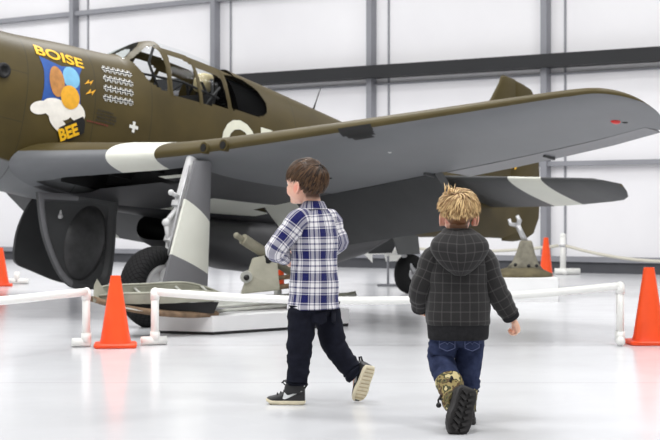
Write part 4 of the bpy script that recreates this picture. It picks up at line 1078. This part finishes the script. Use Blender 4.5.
def shoe(parent, heel, toe_dir, up, L_, W, kind, label=None):
    """heel: ground point at back of the sole; toe_dir along the sole; up: from sole to ankle"""
    x = Vector(toe_dir).normalized(); z = Vector(up); z = (z-x*z.dot(x)).normalized(); y = z.cross(x); R = Matrix((x, y, z)).transposed()
    T = lambda p: Vector(heel)+R@Vector(p)
    boot = kind == 'boot'
    def wid(t): return W/2*interp([(0, .60), (.08, .80), (.25, .86), (.45, .84), (.68, 1.0), (.85, .92), (.95, .68), (1, .40)], t)
    st = [0, .03, .08, .16, .25, .35, .45, .55, .65, .75, .85, .92, .97, 1.0]; sh = .030 if boot else .017
    # sole
    ol = [(L_*t, wid(t)*1.04) for t in st]; out = [Vector((a, b_, 0)) for a, b_ in ol]+[Vector((a, -b_, 0)) for a, b_ in ol[::-1]]
    toe_up = lambda a: .010*max(0, (a/L_-.8)/.2)**2
    lays = []
    for s_, h in ((.93, 0.0), (1.0, .005), (1.0, sh-.004), (.96, sh)):
        cx = L_/2; lays.append([T((cx+(q.x-cx)*s_, q.y*s_, h+toe_up(q.x))) for q in out])
    v, f, uv = loft(lays); ms = MB(); ms.add(v, f)
    if boot:
        for i in range(7):
            xa = L_*(.10+.125*i); w = wid(xa/L_)*.62
            for s_ in (1, -1): ms.box(T((xa+.006, s_*w*.62, -.003)), (.011, w*.95, .012), R@Matrix.Rotation(s_*.5, 3, 'Z'))
    else:
        for i in range(9):
            xa = L_*(.08+.10*i); w = wid(xa/L_); ms.box(T((xa, 0, -.0005)), (.005, w*1.5, .004), R, 1)
    # upper
    top = interp
    hp = [(0, .072), (.1, .078), (.3, .078), (.42, .070), (.55, .056), (.7, .044), (.85, .036), (.95, .028), (1, .018)] if not boot else [(0, .085), (.3, .09), (.45, .082), (.6, .068), (.75, .058), (.88, .05), (1, .026)]
    rr = []
    for t in st:
        h = interp(hp, t)*L_/.172; w = wid(t)*.96; row = []
        for j in range(21):
            a = pi*j/20; ca, sa = cos(a), sin(a)
            row.append(T((L_*(.012+.972*t), w*math.copysign(abs(ca)**.75, ca)*(1-.18*sa**3*(t < .5)), sh*.6+toe_up(L_*t)+(h-sh*.6)*abs(sa)**(.72))))
        rr.append(row+[T((L_*(.012+.972*t), w*.6*q_, sh*.5)) for q_ in (-1, 0, 1)])
    v, f, uv = loft(rr); mu = MB(); mu.add(v, f)
    up_o = mu.build('boot' if boot else 'shoe', M['rubber'] if boot else M['sneaker'], parent, auto=60)
    if label: up_o['label'] = label
    so = ms.build('sole', [M['rubber'] if boot else M['sole'], M['sole_tread']], up_o, auto=40)
    if not boot:
        so['label'] = 'cream rubber sole'
        # ankle collar, laces, tongue, heel tab
        m = MB(); rg = []
        for h, rx, ry, cx in ((.050, .046, .036, .050), (.072, .045, .034, .050), (.088, .042, .034, .048), (.094, .038, .031, .048), (.088, .033, .027, .048)):
            rg.append([T(q) for q in ring((cx, 0, h), (1, 0, 0), (0, 1, 0), rx, ry, 26)])
        v, f, uv = loft(rg, (False, True)); m.add(v, f); m.build('collar', M['sneaker'], up_o)
        for i in range(4):
            xa = L_*(.46+.085*i); hh = interp(hp, xa/L_)*L_/.172; m = MB()
            m.tube([T((xa+.004, -.020, hh*.90)), T((xa, 0, hh+.004)), T((xa-.004, .020, hh*.90))], .0032, 8); m.build('lace', M['lace'], up_o)
        m = MB(); m.tube([T((.075, .0, .092)), T((.088, .006, .108)), T((.10, .012, .098)), T((.092, .004, .086))], .003, 8); m.tube([T((.080, -.004, .090)), T((.098, -.012, .104)), T((.108, -.006, .092))], .003, 8); m.build('lace_bow', M['lace'], up_o)
        m = MB(); m.tube([T((.004, 0, .070)), T((-.010, 0, .090)), T((-.004, 0, .104)), T((.008, 0, .092))], .0045, 8); m.build('heel_tab', M['lace'], up_o)
        # swoosh on both sides
        for s_ in (1, -1):
            lowc = [(.235, .022), (.30, .018), (.40, .023), (.55, .034), (.75, .049), (.93, .062)]; upc = [(.93, .062), (.72, .054), (.52, .044), (.41, .040), (.36, .044), (.29, .054)]
            lowc = [(1.13-a*1.05 if False else a, b_) for a, b_ in lowc]
            cu = [(L_*(.56-.52*(a-.235)/.70), .024+(b_-.018)*.85) for a, b_ in spline(lowc, 4)+spline(upc, 4)[1:]]
            def surf_y(a, h):
                t = min(1, max(0, a/L_)); H_ = interp(hp, t)*L_/.172; sa = min(1, max(0, (h-sh*.6)/(H_-sh*.6)))**(1/.72); ca = sqrt(max(0, 1-sa*sa)); return wid(t)*.96*ca**.75*(1-.18*sa**3*(t < .5))
            bm = bmesh.new(); bm.faces.new([bm.verts.new((a, h, 0)) for a, h in cu]); bm.normal_update(); bmesh.ops.triangulate(bm, faces=bm.faces)
            for q in [L_*.1*i for i in range(1, 10)]: bmesh.ops.bisect_plane(bm, geom=bm.verts[:]+bm.edges[:]+bm.faces[:], plane_co=(q, 0, 0), plane_no=(1, 0, 0))
            for q in (.028, .036, .044, .052): bmesh.ops.bisect_plane(bm, geom=bm.verts[:]+bm.edges[:]+bm.faces[:], plane_co=(0, q, 0), plane_no=(0, 1, 0))
            for v_ in bm.verts: a, h = v_.co.x, v_.co.y; v_.co = T((a, s_*(surf_y(a, h)+.0022), h))
            me = bpy.data.meshes.new('swoosh_emblem'); bm.to_mesh(me); bm.free(); me.materials.append(M['swoosh']); link(bpy.data.objects.new('swoosh_emblem', me), up_o)
    return up_o, T

def pocket(parent, c, side, back, s, rx, ry, mat, stitch=False):
    """patch pocket following the seat of the trousers"""
    def S(a, z, e): return c+side*(s+a)+back*(ry*sqrt(max(.05, 1-((s+a)/rx)**2))+e)+Vector((0, 0, z))
    v = []; f = []
    for i in range(9):
        a = -.034+.0085*i; lo = -.036+.014*abs(a)/.034
        for j in range(5): v.append(S(a, .022+(lo-.022)*j/4, .004))
    f = [(i*5+j, i*5+j+1, i*5+6+j, i*5+5+j) for i in range(8) for j in range(4)]
    m = MB(); m.add(v, f); pk = m.build('back_pocket', mat, parent); so = pk.modifiers.new('s', 'SOLIDIFY'); so.thickness = .004
    if stitch:
        m = MB(); m.tube([S(a, z, .0055) for a, z in ((-.030, .016), (-.030, -.018), (-.015, -.025), (0, -.031), (.015, -.025), (.030, -.018), (.030, .016))], .0014, 6); m.build('pocket_stitching', M['stitch'], pk)
        m = MB(); m.tube([S(a, z, .0055) for a, z in ((-.028, -.006), (-.018, .0), (-.008, .005), (0, -.004), (.008, .005), (.018, .0), (.028, -.006))], .0014, 6); m.build('pocket_stitching', M['stitch'], pk)
# ================================================================ boy in the plaid shirt
def boy_plaid():
    d = 6.78; base = Vector(((313-330)/FPX*d, d, 0))
    r = empty('person', base, 'brown-haired boy in blue and white plaid shirt and dark trousers, striding, looking left', 'person')
    f = Vector((-.75, .66, 0)).normalized(); l = Vector((-f.y*1, f.x, 0)); l = Vector((-f.y, f.x, 0))   # left-hand side
    yaw = atan2(l.y, l.x)
    HC = Vector((-.036, 0, .993)); HF = Vector((-.80, .60, 0)).normalized(); HR = frame(HF+Vector((0, 0, .04))); hk = .98
    LS, RS = Vector((-.066, -.085, .825)), Vector((.078, .085, .825))
    LE, RE = Vector((-.166, -.11, .695)), Vector((.113, .080, .722))
    LH, RH = Vector((-.125, .035, .650)), Vector((-.03, .175, .665))
    HL, KL, AL = Vector((-.045, -.045, .44)), Vector((-.060, -.055, .25)), Vector((-.072, -.05, .075))
    HR_, KR, AR = Vector((.052, .045, .44)), Vector((.092, .045, .265)), Vector((.192, .02, .125))
    m = MB(); head_into(m, HC, HR, hk)
    t4 = lambda v, q: tuple(v)+(q,)
    rod(m, [(-.016, 0, .95, .044), (-.006, 0, .91, .041), (.002, 0, .85, .040)])
    rod(m, [(.006, 0, .82, .048), (.006, 0, .75, .060), (.008, 0, .60, .066), (.004, 0, .47, .066)], 4, 20)
    for S, E, H_ in ((LS, LE, LH), (RS, RE, RH)):
        rod(m, [t4(S, .040), t4(S.lerp(E, .5), .033), t4(E, .028), t4(E.lerp(H_, .5), .026), t4(H_, .019)])
    hand_into(m, LH, (LH-LE), (.3, .7, -.2), (.0, .2, .9), .108, .55); hand_into(m, RH, (RH-RE), (-.5, -.6, -.3), (0, .2, .9), .108, .55)
    for A, B_, C_ in ((HL, KL, AL), (HR_, KR, AR)): rod(m, [t4(A, .048), t4(A.lerp(B_, .5), .046), t4(B_, .040), t4(B_.lerp(C_, .4), .040), t4(C_, .027)])
    rod(m, [t4(AL+Vector((0, 0, -.03)), .024), t4(AL+Vector((-.09, .01, -.05)), .018)]); rod(m, [t4(AR+Vector((.012, 0, -.02)), .024), t4(AR+Vector((.005, .0, -.09)), .018)])
    me = remeshed(m, .0028, 3, 'body'); me.materials.append(M['skin']); paint_body(me, HC, HR, hk, (240, 192, 168), (212, 110, 104), (70, 50, 36))
    b = link(bpy.data.objects.new('body', me), r); add_eyes(HC, HR, hk, b)
    # hair: swept forward on top, down at the sides and back
    def region(q, shell):
        lim = .036 if q.x > .035 else (.004 if q.x > .016 else (-.010 if q.x > -.020 else (-.030 if q.x > -.034 else -.056)))
        return q.z > lim+(0 if shell else .012)
    def flow(q):
        d = q-Vector((-.052, -.012, .066)); w = smoothst(.0, .05, abs(q.y))
        return d+Vector((.035, -.004, -.012-.03*w))
    h = hair_mesh(HC, HR, hk*1.03, b, 'hair', lin((38, 26, 18)), lin((104, 75, 50)), region, flow, 1300, lambda q: .030+.045*smoothst(.0, .06, q.z), .0030, 3, .010, .22, 'short brown hair swept forward')
    h.parent = r
    # trousers
    tr = cloth('trousers', [((.004, 0, .385), .060, .05, yaw), ((.004, 0, .41), .108, .084, yaw), ((.006, 0, .46), .106, .084, yaw), ((.008, 0, .50), .11, .088, yaw)], M['navy_trouser'], r, wr=.005, seed=2)
    sleeve('trouser_leg', [(*HL, .066), (*(HL.lerp(KL, .45)+Vector((0, 0, 0))), .062), (*KL, .056), (*(KL.lerp(AL, .35)), .052), (*(KL.lerp(AL, .75)), .048), (*(AL+Vector((.002, 0, .028))), .048), (*(AL+Vector((.002, 0, .012))), .043)], M['navy_trouser'], tr, wr=.009, wl=20, seed=1)
    sleeve('trouser_leg', [(*HR_, .066), (*(HR_.lerp(KR, .5)), .063), (*KR, .057), (*(KR.lerp(AR, .4)), .051), (*(KR.lerp(AR, .8)), .047), (*(AR+Vector((-.006, 0, .010))), .049), (*(AR+Vector((.004, 0, .000))), .044)], M['navy_trouser'], tr, wr=.009, wl=20, seed=5)
    # back pockets
    for s in (-.050, .050): pocket(tr, Vector((.005, 0, .395)), l, -f, s, .108, .088, M['navy_trouser'])
    # shirt
    top = [((.003, 0, .427), .124, .100, yaw), ((.003, 0, .45), .125, .100, yaw), ((.005, 0, .53), .118, .094, yaw), ((.006, 0, .64), .112, .090, yaw), ((.006, 0, .74), .116, .088, yaw), ((.005, 0, .80), .112, .082, yaw), ((.003, 0, .84), .094, .07, yaw), ((.000, 0, .872), .066, .056, yaw), ((-.002, 0, .900), .048, .047, yaw)]
    sh = cloth('shirt', top, M['plaid'], r, n=56, wr=.0065, wl=(9, 9, 16), seed=8)
    sh['label'] = 'blue and white plaid shirt'
    sleeve('shirt_sleeve', [(*LS.lerp(Vector((.002, 0, .83)), .35), .050), (*LS, .051), (*(LS.lerp(LE, .5)), .049), (*LE, .046), (*(LE.lerp(LH, .45)), .042), (*(LE.lerp(LH, .85)), .034), (*(LE.lerp(LH, .97)), .031)], M['plaid'], sh, wr=.005, seed=3)
    sleeve('shirt_sleeve', [(*RS.lerp(Vector((.002, 0, .83)), .35), .050), (*RS, .051), (*(RS.lerp(RE, .5)), .049), (*RE, .046), (*(RE.lerp(RH, .45)), .042), (*(RE.lerp(RH, .9)), .033)], M['plaid'], sh, wr=.005, seed=6)
    rg = []
    for z, rx, off in ((.868, .060, 0), (.902, .049, 0), (.914, .047, -.002), (.910, .054, 0), (.880, .067, .003), (.875, .065, .003)): rg.append(ring(Vector((-.002, 0, z))-f*off, l, f, rx, rx*.95, 36))
    for rr_ in rg[1:4]:
        for q in rr_: q.z -= .022*max(0, (q-Vector((-.002, 0, 0))).dot(f)/.05)
    v, fc, uv = loft(rg, (False, False)); m = MB(); m.add(v, fc, 0, uv); m.build('shirt_collar', M['plaid'], sh)
    # shoes
    s1, T1 = shoe(r, Vector((-.034, -.052, .002)), (-1, .10, .0), (0, 0, 1), .176, .072, 'sneaker', 'black high-top sneaker flat on the floor')
    td = Vector((.205, -.005, .006))-Vector((.262, -.028, .165)); s2, T2 = shoe(r, Vector((.262, -.03, .168)), td, (-.58, .80, .05), .176, .074, 'sneaker', 'black high-top sneaker tipped on its toe, cream sole showing')
    return r
# ================================================================ boy in the hooded jacket
def boy_jacket():
    d = 6.1; base = Vector(((458-330)/FPX*d, d, 0))
    r = empty('person', base, 'small blond boy seen from behind in charcoal checked hooded jacket, jeans and camouflage boots', 'person')
    HC = Vector((.0, .0, .852)); HF = Vector((-.10, 1, .06)); HR = frame(HF); hk = .90
    t4 = lambda v, q: tuple(v)+(q,)
    LS, RS = Vector((-.096, 0, .668)), Vector((.098, 0, .668))
    LE, RE = Vector((-.152, -.005, .550)), Vector((.156, -.015, .540))
    LH, RH = Vector((-.150, .075, .462)), Vector((.222, .015, .428))
    HL, KL, AL = Vector((-.052, 0, .36)), Vector((-.070, .0, .262)), Vector((-.024, -.178, .118))
    HR_, KR, AR = Vector((.046, .02, .36)), Vector((.044, .03, .225)), Vector((.036, .03, .08))
    m = MB(); head_into(m, HC, HR, hk)
    rod(m, [(0, -.01, .81, .040), (0, -.008, .77, .038), (0, 0, .72, .05)]); rod(m, [(0, 0, .70, .07), (0, 0, .6, .085), (0, 0, .5, .085), (0, 0, .39, .082)], 4, 20)
    for S, E, H_ in ((LS, LE, LH), (RS, RE, RH)): rod(m, [t4(S, .038), t4(S.lerp(E, .5), .032), t4(E, .027), t4(E.lerp(H_, .5), .025), t4(H_, .018)])
    hand_into(m, LH, (.3, 1, -.15), (.8, -.1, -.3), (.2, .3, 1), .095, .9); hand_into(m, RH, (RH-RE), (-.75, .15, -.1), (.1, 1, 0), .112, 1.05)
    for A, B_, C_ in ((HL, KL, AL), (HR_, KR, AR)): rod(m, [t4(A, .046), t4(A.lerp(B_, .5), .046), t4(B_, .038), t4(B_.lerp(C_, .4), .034), t4(C_, .022)])
    rod(m, [t4(AR+Vector((0, 0, -.03)), .026), t4(AR+Vector((0, .08, -.05)), .02)])
    me = remeshed(m, .0028, 3, 'body'); me.materials.append(M['skin']); paint_body(me, HC, HR, hk, (238, 190, 164), (210, 110, 104), (112, 78, 48))
    b = link(bpy.data.objects.new('body', me), r); add_eyes(HC, HR, hk, b)
    def region(q, shell):
        lim = .036 if q.x > .035 else (.004 if q.x > .016 else (.0 if q.x > -.020 else (-.014 if q.x > -.034 else -.036)))
        return q.z > lim+(0 if shell else .020)
    def flow(q):
        d = q-Vector((-.045, .012, .070)); return d+Vector((.008, .012*sin(q.x*60), -.015))+d.cross(Vector((0, 0, 1)))*.35
    h = hair_mesh(HC, HR, hk*1.03, b, 'hair', lin((134, 98, 60)), lin((240, 206, 150)), region, flow, 1200, lambda q: .020+.034*smoothst(.0, .06, q.z), .0030, 11, .012, .42, 'short tousled blond hair with an upright tuft')
    h.parent = r
    # darker clipped nape and an upright tuft at the crown
    rnd = random.Random(4); v = []; fc = []; m = MB()
    for i in range(9):
        p = HC+HR@Vector((-.02+rnd.uniform(-.02, .02), .045+rnd.uniform(-.02, .02), .094)); dv = Vector((rnd.uniform(-.024, .016), rnd.uniform(-.02, .02), rnd.uniform(.025, .04)))
        m.tube([p-Vector((0, 0, .012)), p+dv*.5+Vector((.003, 0, 0)), p+dv], [.0022, .0018, .0004], 6)
    tf = m.build('hair_tuft', M['hair_blond'], h)
    # jeans
    jn = cloth('jeans', [((0, .0, .315), .06, .05, 0), ((0, .0, .335), .104, .086, 0), ((0, 0, .38), .106, .088, 0), ((0, 0, .43), .105, .085, 0)], M['denim'], r, wr=.005, seed=4)
    sleeve('jeans_leg', [(*HL, .062), (*(HL.lerp(KL, .5)), .060), (*KL, .056), (*(KL.lerp(AL, .28)), .053), (*(KL.lerp(AL, .50)), .050), (*(KL.lerp(AL, .58)), .045)], M['denim'], jn, wr=.008, wl=26, seed=2)
    sleeve('jeans_leg', [(*HR_, .062), (*(HR_.lerp(KR, .5)), .058), (*KR, .053), (*(KR.lerp(AR, .4)), .050), (*(KR.lerp(AR, .62)), .049), (*(KR.lerp(AR, .66)), .045)], M['denim'], jn, wr=.008, wl=26, seed=7)
    for s in (-.050, .050): pocket(jn, Vector((0, 0, .335)), Vector((1, 0, 0)), Vector((0, -1, 0)), s, .106, .088, M['denim'], True)
    # jacket
    jk = cloth('hooded_jacket', [((.0, 0, .405), .127, .104, 0), ((.0, 0, .42), .132, .110, 0), ((.0, 0, .48), .131, .108, 0), ((0, 0, .56), .127, .103, 0), ((.002, 0, .63), .125, .098, 0), ((.003, 0, .675), .118, .088, 0), ((.003, 0, .715), .094, .072, 0), ((.002, 0, .75), .064, .058, 0), ((0, 0, .775), .050, .05, 0)], M['jacket'], r, n=56, wr=.006, wl=(8, 8, 14), seed=1)
    jk['label'] = 'charcoal checked fleece jacket with hood'
    sleeve('jacket_sleeve', [(*LS.lerp(Vector((0, 0, .68)), .4), .052), (*LS, .056), (*(LS.lerp(LE, .5)), .051), (*LE, .047), (*(LE.lerp(LH, .5)), .043), (*(LE.lerp(LH, .85)), .037)], M['jacket'], jk, wr=.005, wl=22, seed=9)
    sleeve('jacket_sleeve', [(*RS.lerp(Vector((0, 0, .68)), .4), .052), (*RS, .056), (*(RS.lerp(RE, .5)), .051), (*RE, .047), (*(RE.lerp(RH, .5)), .042), (*(RE.lerp(RH, .85)), .037)], M['jacket'], jk, wr=.005, wl=22, seed=12)
    for E, H_ in ((LE, LH), (RE, RH)): sleeve('rib_cuff', [(*E.lerp(H_, .80), .035), (*E.lerp(H_, .86), .037), (*E.lerp(H_, .98), .034), (*E.lerp(H_, 1.02), .028)], M['jacket_rib'], jk, wr=.001, seed=2)
    cloth('rib_hem', [((0, 0, .345), .116, .094, 0), ((0, 0, .352), .122, .100, 0), ((0, 0, .385), .125, .103, 0), ((0, 0, .415), .127, .105, 0)], M['jacket_rib'], jk, n=56, wr=.002, wl=(20, 20, 4), seed=3)
    # hood lying on the back: pouch with a pointed lower edge
    ro = []
    for t_, (z, w, y0, th) in enumerate(((.785, .058, -.052, .030), (.765, .085, -.070, .046), (.735, .112, -.088, .050), (.700, .118, -.100, .046), (.665, .098, -.108, .038), (.630, .062, -.108, .028), (.606, .022, -.102, .014))):
        ro.append((z, w, y0, th))
    rows = spline([(a, b_, c_, d_) for a, b_, c_, d_ in ro], 5); rings = []
    for i, (z, w, y0, th) in enumerate(rows):
        rg = []
        for q in ring((0, y0, z), (1, 0, 0), (0, 1, 0), w, th, 40, 2.2):
            q.y += .35*abs(q.x)**1.35; q.z += .10*abs(q.x); nn = mnoise.noise(Vector((q.x*14, q.z*18, 3))); q.y -= .008*nn; rg.append(q)
        rings.append(rg)
    v, fc, uv = loft(rings); m = MB(); m.add(v, fc, 0, uv); hd = m.build('hood', M['jacket'], jk)
    rg = []
    for z, rx, ry, off in ((.735, .095, .075, 0), (.765, .078, .066, 0), (.790, .064, .060, .002), (.796, .056, .052, .002), (.780, .050, .048, .0)): rg.append(ring((0, off, z), (1, 0, 0), (0, 1, 0), rx, ry, 36))
    v, fc, uv = loft(rg, (False, False)); m = MB(); m.add(v, fc, 0, uv); m.build('hood_neckline', M['jacket'], jk)
    # boots
    td = Vector((-.030, -.300, .004))-Vector((.022, -.235, .175)); heel = Vector((.024, -.238, .178))
    b1, T1 = shoe(r, heel, td, (-.20, .94, .28), .195, .100, 'boot', 'camouflage boot lifted behind, black lugged sole showing')
    shp = [T1((.058, 0, .050)), T1((.050, 0, .090)), T1((.044, 0, .115))]; top_ = KL.lerp(AL, .50)
    sleeve('boot_shaft', [(*shp[0], .050), (*shp[1], .050), (*shp[1].lerp(top_, .5), .052), (*shp[1].lerp(top_, .95), .054), (*shp[1].lerp(top_, 1.0), .050)], M['camo'], b1, wr=.004, seed=3)
    q = shp[1].lerp(top_, .9); m = MB(); m.tube([q+Vector((.0, -.050, -.012)), q+Vector((.002, -.064, .010)), q+Vector((.006, -.062, .026)), q+Vector((.012, -.052, .012)), q+Vector((.012, -.048, -.012))], .006, 8, flat=1.0); m.build('pull_loop', M['lace'], b1)
    q = shp[1].lerp(top_, .25); m = MB(); m.tube([q+Vector((-.050, -.012, .004)), q+Vector((-.062, -.02, -.014)), q+Vector((-.060, -.02, -.030))], .004, 8); m.ball(q+Vector((-.060, -.02, -.034)), .011, 12); m.build('cord_toggle', M['black'], b1)
    pth = []
    for i in range(25): a = 2*pi*i/24; pth.append(q+Vector((.053*cos(a), .050*sin(a), .012*cos(a))))
    m = MB(); m.tube(pth, .005, 8); m.build('boot_strap', M['black'], b1)
    b2, T2 = shoe(r, Vector((.034, -.035, .0)), (-.10, 1, 0), (0, 0, 1), .195, .095, 'boot', 'camouflage boot standing flat on the floor')
    a = T2((.055, 0, .05)); sleeve('boot_shaft', [(*a, .048), (*(a+Vector((0, 0, .05))), .050), (*(a+Vector((.002, 0, .085))), .052), (*(a+Vector((.002, 0, .092))), .048)], M['camo'], b2, wr=.004, seed=5)
    return r
M['hair_blond'] = plain('blond_wisps', (226, 192, 138), .5, 0, .1, 30)
boy_plaid(); boy_jacket()
# ---------------------------------------------------------------- light
w = bpy.data.worlds.new('hangar_light'); scene.world = w; w.use_nodes = True
bg = w.node_tree.nodes['Background']; bg.inputs[0].default_value = (1.0, .99, .985, 1); bg.inputs[1].default_value = .42
def area(name, loc, sx, sy, e):
    l = bpy.data.lights.new(name, 'AREA'); l.shape = 'RECTANGLE'; l.size = sx; l.size_y = sy; l.energy = e
    o = bpy.data.objects.new(name, l); o.location = loc; link(o); return o
for x, y, e in ((-7, 4, 285), (-1, 4, 285), (5, 4, 285), (-7, 10, 285), (-1, 10, 285), (5, 10, 250), (-7, 17, 285), (-1, 17, 270), (5, 17, 150), (-1, 22, 50), (-7, 25, 150), (-13, 27, 290), (-18, 32, 300), (-12, 20, 150)):  # lamps beyond the regular grid are added fill to brighten the back wall
    area('ceiling_and_fill_lamp', (x, y, 7.5), 1.6, 1.6, e)
scene.view_settings.view_transform = 'Standard'; scene.view_settings.look = 'None'; scene.view_settings.exposure = 0.0
